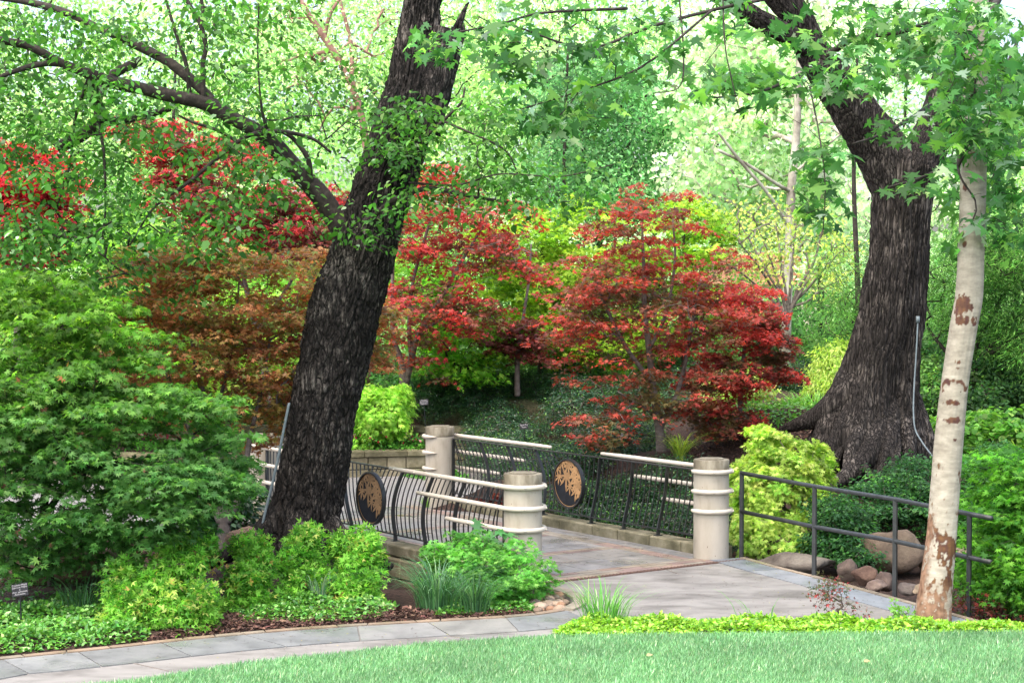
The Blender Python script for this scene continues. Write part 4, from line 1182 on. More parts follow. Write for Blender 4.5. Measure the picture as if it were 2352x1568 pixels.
RB, RM_, RO = (.31, .055, .04), (.19, .075, .045), (.11, .10, .04)
bl = [(1480, 520, 28, 130, 100, 1.2), (1440, 450, 28, 50, 45, .5), (1540, 470, 28.2, 40, 35, .4), (1370, 640, 27.8, 140, 55, 1.1), (1290, 780, 27.6, 75, 45, .7), (1480, 700, 27.8, 160, 100, 1.4), (1640, 620, 28.2, 60, 70, .8),
      (1590, 730, 28.2, 130, 80, 1.2), (1420, 840, 27.7, 120, 60, 1.0), (1560, 880, 27.8, 120, 60, 1.0), (1350, 720, 27.6, 90, 40, .8), (1370, 980, 27.2, 70, 40, .5), (1470, 930, 27.5, 90, 40, .6)]
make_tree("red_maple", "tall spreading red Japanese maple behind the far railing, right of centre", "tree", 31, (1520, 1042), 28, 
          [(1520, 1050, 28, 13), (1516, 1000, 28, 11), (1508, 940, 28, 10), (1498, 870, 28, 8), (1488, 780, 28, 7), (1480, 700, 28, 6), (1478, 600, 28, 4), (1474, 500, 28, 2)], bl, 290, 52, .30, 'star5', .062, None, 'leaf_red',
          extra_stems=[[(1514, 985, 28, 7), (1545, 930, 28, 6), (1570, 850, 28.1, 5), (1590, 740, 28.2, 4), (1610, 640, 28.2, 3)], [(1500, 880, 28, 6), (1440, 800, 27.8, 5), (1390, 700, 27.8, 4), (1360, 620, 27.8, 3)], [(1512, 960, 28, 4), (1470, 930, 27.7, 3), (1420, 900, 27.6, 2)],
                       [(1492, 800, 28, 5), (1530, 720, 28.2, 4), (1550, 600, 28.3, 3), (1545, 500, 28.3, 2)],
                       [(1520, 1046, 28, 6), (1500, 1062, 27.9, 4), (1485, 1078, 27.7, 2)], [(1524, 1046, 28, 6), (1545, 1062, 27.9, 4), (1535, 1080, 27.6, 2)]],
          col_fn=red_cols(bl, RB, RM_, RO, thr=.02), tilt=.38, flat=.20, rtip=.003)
bl = [(1720, 720, 29, 70, 75, .9), (1660, 860, 28.6, 90, 50, .8), (1760, 800, 29, 55, 70, .8), (1790, 860, 29, 28, 14, .3), (1650, 960, 28.4, 80, 40, .6)]
make_tree("red_maple", "smaller rounded dark red maple close to the right side of the tall red maple", "tree", 32, (1700, 1000), 29, [(1700, 1005, 29, 7), (1700, 930, 29, 6), (1705, 850, 29, 5), (1715, 740, 29, 3)], bl, 120, 90, .26, 'star5', .06, None, 'leaf_red',
          col_fn=red_cols(bl, (.38, .055, .045), (.21, .065, .045), (.11, .08, .035), thr=.0), tilt=.4, flat=.25, rtip=.003)
bl = [(1000, 470, 34, 110, 65, 1.1), (1010, 400, 34, 45, 30, .5), (1140, 500, 34, 80, 40, 1.0), (960, 560, 34, 85, 60, 1.1), (1100, 580, 33.8, 110, 50, 1.2), (990, 680, 33.6, 100, 60, 1.2), (1200, 620, 33.6, 70, 30, .8), (1090, 720, 33.5, 90, 40, .9), (960, 790, 33.5, 50, 60, .6), (1000, 860, 33.4, 40, 20, .4)]
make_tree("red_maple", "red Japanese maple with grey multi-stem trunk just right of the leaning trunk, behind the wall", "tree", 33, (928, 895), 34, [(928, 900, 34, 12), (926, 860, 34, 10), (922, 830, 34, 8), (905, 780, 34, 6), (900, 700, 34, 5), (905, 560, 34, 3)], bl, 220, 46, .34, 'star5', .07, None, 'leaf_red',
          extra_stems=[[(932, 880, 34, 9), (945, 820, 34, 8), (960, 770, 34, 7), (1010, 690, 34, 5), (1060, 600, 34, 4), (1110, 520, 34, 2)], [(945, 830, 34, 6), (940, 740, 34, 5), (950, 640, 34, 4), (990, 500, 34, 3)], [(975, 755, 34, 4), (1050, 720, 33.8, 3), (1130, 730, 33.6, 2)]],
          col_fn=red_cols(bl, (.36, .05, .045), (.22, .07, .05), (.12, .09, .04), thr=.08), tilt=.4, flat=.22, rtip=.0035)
bl = [(1160, 775, 35, 90, 30, .7), (1225, 800, 35, 50, 40, .6), (1190, 745, 35, 60, 20, .5), (1150, 560, 35.5, 60, 30, .6)]
make_tree("purple_maple", "thin-trunked young maple with a small dull purple crown between the two big red maples", "tree", 34, (1188, 905), 35, [(1188, 910, 35, 7), (1188, 860, 35, 6.5), (1190, 800, 35, 6), (1200, 740, 35, 4), (1215, 640, 35, 3), (1220, 560, 35, 2)], bl, 60, 70, .28, 'star5', .07,
          [(3, (.16, .05, .045)), (2, (.23, .06, .05)), (1, (.11, .05, .03))], 'leaf_red', tilt=.4, flat=.22)
# left dark red group
bl = [(560, 500, 28, 150, 60, 1.3), (700, 560, 28, 110, 60, 1.2), (450, 440, 28, 110, 60, 1.1), (420, 330, 28.3, 90, 50, .9), (560, 360, 28.4, 70, 40, .8), (640, 460, 28.2, 60, 40, .8), (330, 300, 28.4, 50, 35, .6), (760, 470, 28, 50, 40, .7)]
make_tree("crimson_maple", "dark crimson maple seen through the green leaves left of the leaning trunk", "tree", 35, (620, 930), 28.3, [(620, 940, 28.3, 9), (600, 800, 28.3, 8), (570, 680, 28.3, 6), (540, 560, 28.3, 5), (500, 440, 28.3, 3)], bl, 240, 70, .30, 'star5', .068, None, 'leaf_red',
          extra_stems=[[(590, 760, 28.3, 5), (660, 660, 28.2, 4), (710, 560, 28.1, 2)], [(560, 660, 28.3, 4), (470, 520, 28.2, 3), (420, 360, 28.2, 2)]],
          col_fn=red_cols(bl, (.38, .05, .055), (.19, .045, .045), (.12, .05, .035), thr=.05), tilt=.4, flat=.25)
bl = [(60, 400, 27, 110, 70, 1.2), (20, 480, 27, 90, 80, 1.2), (110, 480, 27, 60, 60, .9), (10, 350, 27, 60, 40, .7), (60, 560, 27, 80, 60, 1)]
make_tree("crimson_maple", "bright crimson maple at the far left edge behind the green leaves", "tree", 36, (40, 900), 27, [(40, 910, 27, 9), (40, 760, 27, 8), (50, 620, 27, 6), (50, 480, 27, 4)], bl, 150, 75, .30, 'star5', .075, None, 'leaf_red',
          col_fn=red_cols(bl, (.46, .035, .05), (.26, .03, .045), (.14, .03, .035), thr=.2), tilt=.45, flat=.3)
# bronze maple in front of the bridge, left of the leaning trunk
bl = [(540, 640, 22.4, 120, 55, 1.0), (420, 700, 22.4, 120, 60, 1.1), (600, 740, 22.6, 100, 60, 1.0), (480, 800, 22.4, 140, 60, 1.1), (620, 840, 22.6, 80, 60, .9), (340, 720, 22.4, 70, 60, .8), (560, 910, 22.6, 110, 60, .9), (640, 960, 22.8, 40, 50, .5), (400, 620, 22.5, 90, 45, .8), (400, 880, 22.4, 90, 50, .8), (850, 740, 23.2, 60, 60, .5), (860, 820, 23.2, 40, 30, .4), (330, 610, 22.6, 80, 50, .8), (690, 620, 22.9, 90, 60, .8), (710, 740, 22.9, 60, 60, .7), (680, 900, 22.9, 50, 50, .6), (300, 820, 22.4, 80, 50, .8), (480, 580, 22.6, 120, 40, .9), (380, 960, 22.6, 120, 40, .8), (610, 1005, 23.0, 50, 30, .4)]
make_tree("bronze_maple", "bronze-orange Japanese maple with forked grey stems left of the leaning trunk", "tree", 37, (517, 1290), 22.3, [(517, 1310, 22.2, 19), (516, 1240, 22.2, 17), (514, 1205, 22.2, 14), (512, 1150, 22.2, 11), (505, 1060, 22.3, 9), (480, 950, 22.4, 7), (452, 850, 22.4, 6), (440, 760, 22.4, 4), (430, 680, 22.4, 2)], bl, 420, 62, .25, 'star5', .056,
          [(3, (.36, .19, .08)), (2.6, (.26, .21, .06)), (1.8, (.48, .25, .11)), (2.4, (.17, .23, .05)), (.5, (.36, .09, .06))], 'leaf_red',
          extra_stems=[[(510, 1200, 22.2, 12), (488, 1150, 22.2, 10), (470, 1090, 22.3, 8), (440, 1000, 22.3, 6), (380, 850, 22.4, 4)], [(520, 1200, 22.2, 10), (545, 1150, 22.2, 8), (562, 1090, 22.3, 7), (575, 1000, 22.4, 6), (600, 900, 22.5, 4), (620, 780, 22.6, 3)], [(490, 970, 22.4, 5), (520, 860, 22.5, 4), (540, 740, 22.5, 3), (550, 640, 22.5, 2)]],
          tilt=.4, flat=.22, rtip=.0025, var=.25, padvar=.25)
# big green Japanese maple at left
bl = [(120, 720, 19.6, 160, 60, 1.1), (60, 840, 19.4, 160, 70, 1.2), (230, 830, 19.4, 130, 50, 1.0), (130, 960, 19.2, 200, 80, 1.3), (330, 940, 19.2, 140, 60, 1.1), (450, 930, 19.4, 110, 40, .9), (230, 1060, 19.0, 220, 80, 1.3), (440, 1080, 19.0, 110, 60, 1.0), (60, 1080, 19, 150, 80, 1.2),
      (140, 1190, 19.0, 170, 60, 1.1), (330, 1190, 19.0, 120, 60, 1.0), (450, 1000, 19.2, 110, 45, .8), (60, 1260, 19.2, 120, 50, 1.0), (250, 1250, 19.3, 130, 40, .8), (60, 670, 19.8, 130, 50, 1.0), (360, 1120, 18.8, 120, 60, .9), (-60, 1000, 19.2, 120, 200, 1.2), (470, 1130, 18.9, 90, 50, .8), (500, 1060, 19.1, 70, 40, .7), (420, 1190, 18.9, 90, 45, .8), (200, 780, 19.5, 150, 70, 1.2), (60, 930, 19.3, 160, 90, 1.2), (535, 1090, 19.0, 40, 45, .5)]
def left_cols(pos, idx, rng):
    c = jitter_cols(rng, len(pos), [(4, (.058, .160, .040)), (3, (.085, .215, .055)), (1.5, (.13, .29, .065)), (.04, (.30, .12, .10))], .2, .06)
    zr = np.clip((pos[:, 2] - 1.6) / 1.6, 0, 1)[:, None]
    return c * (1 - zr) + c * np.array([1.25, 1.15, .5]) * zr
make_tree("green_maple", "broad green Japanese maple with fine star leaves filling the left side", "tree", 38, (118, 1330), 19.8, [(118, 1345, 19.9, 8), (112, 1290, 19.9, 9), (100, 1200, 19.8, 10), (110, 1080, 19.7, 9), (130, 960, 19.6, 8), (140, 840, 19.6, 6), (130, 720, 19.6, 4)], bl, 640, 56, .27, 'star7', .062,
          None, 'leaf', extra_stems=[[(105, 1180, 19.8, 8), (180, 1080, 19.5, 7), (280, 1000, 19.4, 5), (400, 950, 19.4, 3)], [(60, 1060, 19.8, 6), (25, 1000, 19.8, 6), (20, 880, 19.8, 5), (60, 760, 19.8, 3)], [(60, 1060, 19.8, 6), (90, 1000, 19.7, 5), (180, 880, 19.6, 4)]],
          col_fn=left_cols, tilt=.42, flat=.16, droop=.45, rtip=.0025, shell=.3, bark='limb')
# green maples between and behind the red ones
CH = [(3, (.27, .42, .04)), (2, (.38, .52, .06)), (1.5, (.13, .27, .03))]
def pair(lbl, seed, bx, by, Y, blobs, n, cols=CH, size=.10, per=60, name="lime_maple", R_=.4, mat='leaf', st=None):
    make_tree(name, lbl, "tree", seed, (bx, by), Y, st or [(bx, by + 10, Y, 6), (bx, (by + blobs[0][1]) / 2, Y, 5), (blobs[0][0], blobs[0][1], Y, 3)], blobs, n, per, R_, 'star5', size, cols, mat, tilt=.45, flat=.35, bark='limb')
pair("bright yellow-green maple glowing between the two big red maples", 41, 1240, 890, 37.5, [(1250, 520, 37.5, 90, 60, 1.5), (1200, 590, 37.5, 110, 60, 1.5), (1310, 620, 37.5, 90, 80, 1.5), (1180, 690, 37.3, 110, 60, 1.5), (1300, 760, 37, 110, 70, 1.4), (1130, 560, 37.6, 60, 50, 1)], 190)
pair("yellow-green maple rising behind the top of the tall red maple", 42, 1570, 900, 36.5, [(1570, 500, 36.5, 80, 45, 1.3), (1610, 560, 36.5, 60, 50, 1.2), (1500, 620, 36.5, 120, 70, 1.5), (1620, 700, 36.5, 80, 70, 1.2), (1450, 760, 36.3, 110, 70, 1.4), (1340, 490, 37, 70, 40, 1.2)], 160)
pair("fresh green maple low behind the sandstone wall beside the red maple stems", 43, 1060, 900, 35.0, [(1060, 830, 35, 75, 50, 1.0), (1010, 800, 35.2, 60, 60, 1.0), (1110, 850, 35, 30, 30, .8), (1090, 750, 35.6, 100, 40, 1.2), (960, 640, 36.5, 100, 80, 1.4)], 130, [(3, (.12, .34, .03)), (2, (.2, .44, .04)), (1, (.28, .5, .05))], .085, 60)
pair("shaded green maple glimpsed through the bronze maple at left", 44, 420, 900, 33, [(420, 720, 33, 200, 80, 2), (600, 780, 33, 130, 80, 2), (250, 760, 33, 130, 80, 2), (450, 850, 32.8, 200, 60, 1.6), (100, 760, 33, 120, 100, 2)], 190, [(3, (.28, .46, .06)), (2, (.18, .36, .04)), (1, (.4, .55, .12))], .10, 50)
pair("pale green maple behind the crimson leaves at upper left", 45, 330, 880, 34, [(250, 560, 34, 200, 90, 2), (450, 580, 34, 160, 80, 2), (650, 640, 34, 130, 80, 2), (60, 600, 34, 130, 90, 2)], 170, [(3, (.20, .40, .06)), (2, (.3, .5, .1)), (1, (.12, .28, .04))], .11, 45)
# low weeping maples
LIME = [(3, (.36, .50, .09)), (2, (.50, .62, .17)), (1.4, (.20, .36, .05))]
def weeping(lbl, seed, base, Y, blobs, n, per=70, size=.055, cols=LIME, tm='star7', pr=.13, mode='weep'):
    make_tree("weeping_maple", lbl, "shrub", seed, base, Y, [(base[0], base[1], Y, 5), (base[0] + 4, base[1] - 60, Y, 5), (blobs[0][0], blobs[0][1], Y, 3)], blobs, n, per, pr, tm, size, cols, 'leaf', mode=mode, tilt=.5, droop=.5, shell=.72, bark='bark_smooth', flat=.3, rtip=.002, padvar=.12)
weeping("chartreuse weeping maple mounded between the right pillar and the handrail", 51, (1800, 1270), 23.9, [(1790, 1060, 23.9, 85, 70, .42), (1800, 1130, 23.8, 105, 90, .5), (1735, 1180, 23.7, 50, 90, .35), (1860, 1110, 23.8, 48, 70, .35), (1800, 1200, 23.6, 70, 50, .4), (1750, 1010, 23.9, 40, 30, .3), (1865, 1180, 23.7, 40, 30, .3), (1725, 1225, 23.4, 42, 40, .3), (1800, 1235, 23.3, 50, 35, .3), (1875, 1060, 23.9, 35, 40, .3), (1700, 1110, 23.8, 25, 70, .3)], 300, 55)
weeping("lime-green laceleaf maple mounded on the wall right of the leaning trunk", 52, (880, 1020), 33.2, [(870, 950, 33.2, 75, 55, .6), (910, 920, 33.3, 45, 35, .5), (850, 1000, 33.0, 50, 35, .5), (820, 940, 33.2, 40, 60, .5)], 130, 45, .075, [(3, (.28, .52, .07)), (2, (.38, .62, .10)), (1, (.18, .38, .05))], 'star7', .2)
weeping("yellow-lime maple against the left foot of the massive forked maple", 53, (1915, 930), 33, [(1925, 850, 33, 60, 60, .9), (1895, 900, 33, 45, 40, .7), (1950, 820, 33.2, 40, 40, .6)], 100, 45, .085, LIME, 'lance', .22)
bl = [(1710, 880, 31, 50, 40, .6), (1690, 940, 31, 50, 35, .6), (1760, 930, 31, 50, 30, .6), (1650, 900, 31.2, 40, 50, .6), (1740, 970, 31, 60, 15, .4)]
make_tree("variegated_shrub", "cream and green variegated shrub under the smaller dark red maple", "shrub", 54, (1700, 985), 31, [], bl, 80, 40, .2, 'ovate', .07, [(3, (.5, .56, .2)), (2, (.3, .45, .1)), (1, (.6, .62, .35))], 'leaf', mode='round', tilt=.6, bark='twig')
# dwarf green maple in front of the nearest pillar
bl = [(1100, 1270, 19.9, 110, 50, .5), (1060, 1310, 19.7, 90, 50, .45), (1180, 1320, 19.7, 85, 50, .45), (1130, 1355, 19.5, 80, 35, .4), (1230, 1335, 19.8, 30, 25, .3), (1215, 1270, 20.0, 25, 20, .25), (1000, 1270, 20, 30, 20, .3)]
make_tree("dwarf_maple", "low spreading bright green dwarf maple in front of the nearest pillar", "shrub", 55, (1150, 1395), 19.5, [(1150, 1400, 19.5, 5), (1152, 1360, 19.6, 5), (1150, 1310, 19.7, 3)], bl, 170, 50, .14, 'star7', .043, [(3, (.09, .28, .05)), (2, (.14, .37, .07)), (1, (.22, .46, .10))], 'leaf', tilt=.45, flat=.25, rtip=.002)
# fatsia
rng = np.random.default_rng(60)
e = empty("fatsia_plant", P(1110, 1330, 20.4), "glossy dark green plant with large fingered leaves left of the nearest pillar", "plant")
mb = MB(); tops = []
for x, y in ((1070, 1240), (1100, 1222), (1135, 1218), (1165, 1226), (1180, 1244), (1120, 1245), (1150, 1250), (1090, 1262), (1215, 1268), (1195, 1262)):
    b_ = P(1120 + rng.uniform(-15, 15), 1320, 20.4); t_ = P(x, y, 20.4 + rng.uniform(-.15, .15)); mb.tube([b_, b_.lerp(t_, .6) + Vector((0, 0, .04)), t_], [.010, .008, .005], 6); tops.append(t_)
mb.build("stems", M['twig'], e, smooth=True)
n = len(tops) * 2; pos = np.array([tuple(t_) for t_ in tops] * 2) + rng.normal(0, .04, (n, 3)); D = rng.normal(0, 1, (n, 3)); D[:, 2] = -.2; D[:, 1] -= .3
NN = rng.normal(0, .3, (n, 3)); NN[:, 2] += 1; NN[:, 1] -= .3
leafmesh("foliage", 'star7', pos, D, NN, np.full(n, .17), jitter_cols(rng, n, [(1, (.05, .17, .05)), (1, (.08, .24, .07))]), M['leaf_gloss'], e)

# ------------------------------------------------------------------ nandina shrubs
NAN = [(4, (.13, .34, .04)), (2.5, (.22, .46, .07)), (2, (.07, .22, .03)), (.7, (.42, .50, .13)), (.12, (.42, .28, .10))]
def nandina(lbl, seed, base, Y, blobs, n, per=60, cols=NAN, size=.060):
    make_tree("nandina_shrub", lbl, "shrub", seed, base, Y, [], blobs, n, int(per * .85), .14, 'trio', size, cols, 'leaf', mode='round', tilt=.5, droop=.15, flat=.7, shell=.45, bark='twig', rtip=.002, padvar=.16, group=None, below=2)
nandina("large leafy yellow-green nandina at the left, its foot on the path edge", 61, (380, 1440), 18.0, [(430, 1285, 18.6, 62, 46, .35), (350, 1370, 18.2, 90, 52, .4), (440, 1380, 18.0, 60, 55, .35), (300, 1330, 18.4, 50, 40, .35), (400, 1425, 17.9, 90, 35, .3), (460, 1260, 18.8, 45, 30, .3), (290, 1400, 18.1, 50, 40, .3)], 250)
nandina("yellow-green nandina between the bronze maple stems and the conduit", 62, (560, 1400), 19.0, [(575, 1262, 19.4, 36, 34, .25), (570, 1330, 19.0, 38, 50, .3), (600, 1290, 19.2, 30, 34, .25), (560, 1390, 18.8, 50, 26, .3)], 95)
nandina("pale yellow-green nandina growing right against the foot of the leaning trunk", 63, (700, 1390), 19.4, [(705, 1240, 20.0, 30, 34, .22), (690, 1300, 19.8, 48, 40, .3), (715, 1345, 19.5, 55, 35, .3), (670, 1372, 19.4, 40, 26, .3)], 125)
nandina("yellow-green nandina between the leaning trunk and the side of the bridge", 64, (820, 1400), 19.4, [(835, 1250, 19.8, 30, 40, .25), (828, 1305, 19.6, 44, 46, .3), (812, 1362, 19.4, 50, 34, .3), (785, 1260, 19.8, 18, 30, .2)], 125)
nandina("thin young red-leaved nandina standing alone in front of the concrete path", 65, (1925, 1432), 18.35, [(1905, 1345, 18.4, 42, 16, .15), (1910, 1365, 18.35, 55, 18, .15), (1880, 1385, 18.35, 30, 12, .12), (1950, 1395, 18.35, 30, 12, .12)], 34, 15, [(2, (.10, .10, .05)), (1.5, (.16, .045, .05)), (.5, (.5, .06, .07)), (1.2, (.06, .09, .04))], .034)
nandina("dark maroon low nandina in the shade right of the pale trunk", 66, (2260, 1420), 18.8, [(2240, 1390, 18.9, 70, 30, .3), (2310, 1400, 18.8, 60, 30, .3)], 60, 25, [(2, (.12, .04, .04)), (1, (.06, .09, .03)), (.6, (.3, .05, .05))], .04)
nandina("small bright green seedling at the left foot of the pale trunk", 67, (2080, 1432), 18.3, [(2075, 1400, 18.3, 28, 20, .15), (2060, 1425, 18.3, 25, 10, .12)], 14, 9, [(1, (.16, .36, .07))], .06)

# ------------------------------------------------------------------ dark shrubs behind the handrail and right side
DG = [(4, (.030, .095, .035)), (2.5, (.045, .14, .045)), (1.2, (.09, .24, .06))]
def shrub(name, lbl, seed, base, Y, blobs, n, per, cols, tmpl='ovate', size=.055, R_=.2, mat='leaf', group=None, mode='flat', flat=.35, tilt=.5, shell=.45, droop=.3):
    return make_tree(name, lbl, "shrub", seed, base, Y, [], blobs, n, per, R_, tmpl, size, cols, mat, mode=mode, tilt=tilt, droop=droop, flat=flat, shell=shell, bark='twig', rtip=.0025, group=group, padvar=.2, below=2)
shrub("evergreen_shrub", "dark green arching shrub behind the middle of the handrail", 71, (1930, 1300), 23.2, [(1930, 1180, 23.2, 60, 50, .5), (1950, 1240, 22.9, 70, 45, .5), (1900, 1230, 23.1, 40, 50, .4), (1985, 1280, 22.5, 35, 30, .3)], 130, 60, DG, size=.055)
shrub("evergreen_shrub", "dark green shrub in front of the maple roots, left of the pale trunk", 72, (2080, 1240), 24.4, [(2060, 1130, 24.6, 90, 45, .6), (2110, 1100, 24.8, 70, 60, .6), (2100, 1180, 24.2, 80, 50, .6), (2020, 1170, 24.4, 60, 30, .5)], 170, 60, DG, size=.055)
shrub("evergreen_shrub", "mid green shrub right behind the pale trunk", 73, (2240, 1240), 24.0, [(2240, 1120, 24.2, 80, 70, .7), (2220, 1200, 23.8, 70, 50, .6), (2300, 1080, 24.6, 80, 60, .7)], 160, 60, [(3, (.05, .15, .045)), (2, (.08, .23, .06))], size=.06)
bl = [(2330, 1080, 19.6, 90, 60, .7), (2300, 1160, 19.4, 90, 60, .7), (2290, 1250, 19.2, 80, 60, .7), (2340, 1330, 19.0, 100, 60, .7), (2260, 1330, 19.2, 50, 50, .5), (2380, 1200, 19.3, 80, 150, .7)]
make_tree("green_maple", "bushy bright green maple at the lower right edge, hiding the end of the handrail", "tree", 74, (2330, 1430), 19.3, [(2330, 1440, 19.3, 8), (2330, 1300, 19.3, 7), (2335, 1150, 19.4, 5)], bl, 260, 60, .22, 'star7', .055, [(3, (.09, .27, .03)), (2, (.14, .36, .04)), (1.5, (.05, .17, .03))], 'leaf', tilt=.45, flat=.3, bark='limb', rtip=.003)
shrub("hydrangea_shrub", "lime-green broadleaf shrub behind the pale trunk at the foot of the dark cypresses", 75, (2250, 1010), 28.5, [(2200, 985, 28.5, 70, 30, .7), (2290, 975, 28.5, 80, 35, .8), (2340, 1010, 28, 60, 40, .7)], 110, 35, [(3, (.14, .32, .05)), (2, (.08, .21, .04)), (1, (.25, .42, .10))], 'round', .10, .25, 'leaf')
shrub("ivy_shrub", "dark ivy mass behind the forked grey stems left of the bridge", 76, (530, 1250), 24.0, [(540, 1170, 24.2, 50, 60, .5), (480, 1190, 24.0, 60, 60, .5), (420, 1200, 24, 60, 50, .5)], 110, 45, [(3, (.025, .08, .03)), (1, (.06, .18, .05))], size=.08, mat='leaf_gloss')
shrub("groundcover_shrub", "low mixed green shrub in the bed beneath the dark yews right of the sandstone wall", 77, (1000, 960), 35.6, [(900, 880, 36, 90, 25, .8), (1020, 890, 36, 60, 20, .7)], 50, 50, [(3, (.06, .18, .05)), (1, (.12, .3, .07))], size=.08)
# yew slope: repeated evergreen shrubs with pale new tips
YEW = [(5, (.016, .055, .026)), (2.5, (.028, .085, .036)), (.7, (.13, .30, .06))]
protos = []
def yew_proto(seed, name):
    rng = np.random.default_rng(seed)
    e = empty(name, (0, 0, 0), "spreading dark green yew on the slope beyond the far railing, pale tips", "shrub", "dark yews massed on the slope beyond the bridge")
    q = norm(rng.normal(0, 1, (95, 3))); q[:, 2] = np.abs(q[:, 2]); pads = q * rng.uniform(.45, 1, (95, 1)) ** .5 * np.array([.75, .75, .62]); pads[:, 2] += .05
    mb = MB(); grow(rng, [(0, 0, 0), (0, 0, .1)], pads, mb, step=.25, rtip=.003, sides=4, rmax=.03, below=0); mb.build("stems", M['twig'], e)
    a = pads_leaves(rng, pads, 65, .17, mode='flat', flat=.5, size=.05, cols=YEW, tilt=.6, droop=.2, padvar=.15, var=.3)
    leafmesh("foliage", 'lance', *a, M['leaf_gloss'], e); return e
def copy_tree(o, parent=None):
    c = o.copy(); C.objects.link(c)
    if parent is not None: c.parent = parent
    for ch in list(o.children): copy_tree(ch, c)
    return c
yp = [yew_proto(81, "yew_shrub"), yew_proto(82, "yew_shrub"), yew_proto(83, "yew_shrub")]
yr = random.Random(5)
spots = []
for ox, oy, Y in ((1150, 985, 32.3), (1000, 925, 35.8), (1145, 950, 33.2), (1160, 1012, 31.3), (1190, 990, 31.2), (1250, 960, 31.5), (1330, 950, 31.6), (1220, 1030, 29.6), (1300, 1010, 29.8), (1380, 1000, 30), (1440, 960, 30.8), (1290, 1070, 28.3), (1370, 1060, 28.6), (1450, 1050, 28.9),
                  (1075, 915, 34.6), (1135, 920, 34.4), (1015, 905, 35.6), (1100, 895, 35.6), (950, 930, 34.6), (1180, 900, 36.0), (1240, 885, 36.2), (1310, 900, 35.0), (1390, 905, 34.5), (1460, 900, 34), (1420, 1110, 26.9), (1350, 1120, 26.9), (1500, 1110, 26.6), (1580, 1130, 25.8), (1530, 1160, 25.6), (1620, 1170, 25.0), (1460, 1160, 26.2), (1640, 1110, 25.6), (1560, 1080, 26.9),
                  (1600, 930, 33), (1540, 950, 32), (1390, 1170, 26.3), (1300, 1140, 27.2), (1800, 920, 35.5), (1850, 935, 35.0), (1760, 930, 35.5)):
    p_ = P(ox, oy, Y); spots.append((p_.x, Y, max(tz(p_.x, Y) - .05, p_.z - .55)))
for i, (x, y, z) in enumerate(spots):
    o = yp[i % 3] if i < 3 else copy_tree(yp[i % 3])
    o.location = (x, y, z); o.rotation_euler = (0, 0, yr.uniform(0, 6.28)); k = yr.uniform(.8, 1.15); o.scale = (k, k, k * yr.uniform(.85, 1.1))

# broad evergreen shrubs lining the back of the garden
hp_ = []
for sd_, nm in ((84, 0), (85, 1)):
    rng = np.random.default_rng(sd_)
    e = empty("background_shrub", (0, 0, 0), "rounded green shrub in the row at the back of the garden", "shrub", "green shrubs lining the back of the garden")
    q = norm(rng.normal(0, 1, (110, 3))); q[:, 2] = np.abs(q[:, 2]); pads = q * rng.uniform(.4, 1, (110, 1)) ** .5 * np.array([1.5, 1.2, 1.5])
    mb = MB(); grow(rng, [(0, 0, 0), (0, 0, .2)], pads, mb, step=.3, rtip=.004, sides=4, rmax=.05, below=0); mb.build("stems", M['twig'], e)
    a = pads_leaves(rng, pads, 55, .3, mode='round', flat=.7, size=.10, cols=[[(3, (.035, .095, .035)), (2, (.06, .15, .05)), (1, (.11, .22, .065))], [(3, (.11, .23, .06)), (2, (.17, .32, .09)), (1, (.05, .13, .04))]][nm], tilt=.6, droop=.2, padvar=.25, var=.3)
    leafmesh("foliage", 'ovate', *a, M['leaf'], e); hp_.append(e)
k_ = 0
for ox, Y in ((-60, 38), (60, 39), (180, 37.5), (300, 38.5), (420, 37.5), (540, 39), (660, 38), (780, 37.2), (880, 38.5), (980, 38), (1090, 39), (1200, 39.5), (1330, 39), (1450, 38.5), (1560, 38), (1660, 38.5), (1770, 41.5), (1880, 41), (1980, 39), (2080, 38), (2180, 34.5), (2290, 34), (2400, 34.5), (2160, 31.5), (2230, 31), (2300, 31.5), (2370, 31), (2450, 31.5), (2240, 37), (2130, 35.5), (2340, 37.5), (40, 35.8), (160, 35.6), (290, 35.9), (420, 35.7), (560, 35.8), (700, 35.7)):
    p_ = P(ox, 800, Y); o = hp_[k_ % 2] if k_ < 2 else copy_tree(hp_[k_ % 2])
    o.location = (p_.x, Y, tz(p_.x, Y) - .15); o.rotation_euler = (0, 0, yr.uniform(0, 6.28)); k = yr.uniform(.6, .9); o.scale = (k, k, k * yr.uniform(.7, 1.0)); k_ += 1

# ------------------------------------------------------------------ strap-leaf clumps
def clump(name, lbl, cat, pos, n, L, wdt, cols, seed, spread=.12, arch=.6, mat='grass', lean=(0, 0)):
    rng = np.random.default_rng(seed); e_v, e_f, cs = [], [], []
    jc = jitter_cols(rng, n, cols, .2)
    mb = MB()
    for i in range(n):
        a = rng.uniform(0, 6.283); r0 = spread * math.sqrt(rng.uniform()); l = L * rng.uniform(.6, 1.1); b = Vector((math.cos(a) * r0, math.sin(a) * r0, 0)) + Vector(pos)
        out = Vector((math.cos(a), math.sin(a), 0)) * rng.uniform(.15, 1.5) + Vector((rng.normal(0, .2) + lean[0], rng.normal(0, .2) + lean[1], 0)); sd_ = Vector((-out.y, out.x, 0)).normalized() if out.length > .01 else Vector((1, 0, 0))
        pts = []; k = 6
        for j in range(k + 1):
            t_ = j / k; h = math.sin(min(t_ * (1.1 + arch * .9), 2.8)) / 1.0; pts.append(b + out * arch * l * t_ ** 1.6 * 1.1 + Vector((0, 0, l * h * .80)))
        v = []
        for j, p_ in enumerate(pts):
            w_ = wdt * (1 - (j / k) ** 1.6) * .5 + .0006; v += [p_ - sd_ * w_, p_ + sd_ * w_]
        mb.add(v, [(2 * j, 2 * j + 1, 2 * j + 3, 2 * j + 2) for j in range(k)], tuple(jc[i]))
    o = mb.build(name, M[mat], None, origin=pos); return tag(o, lbl, cat)
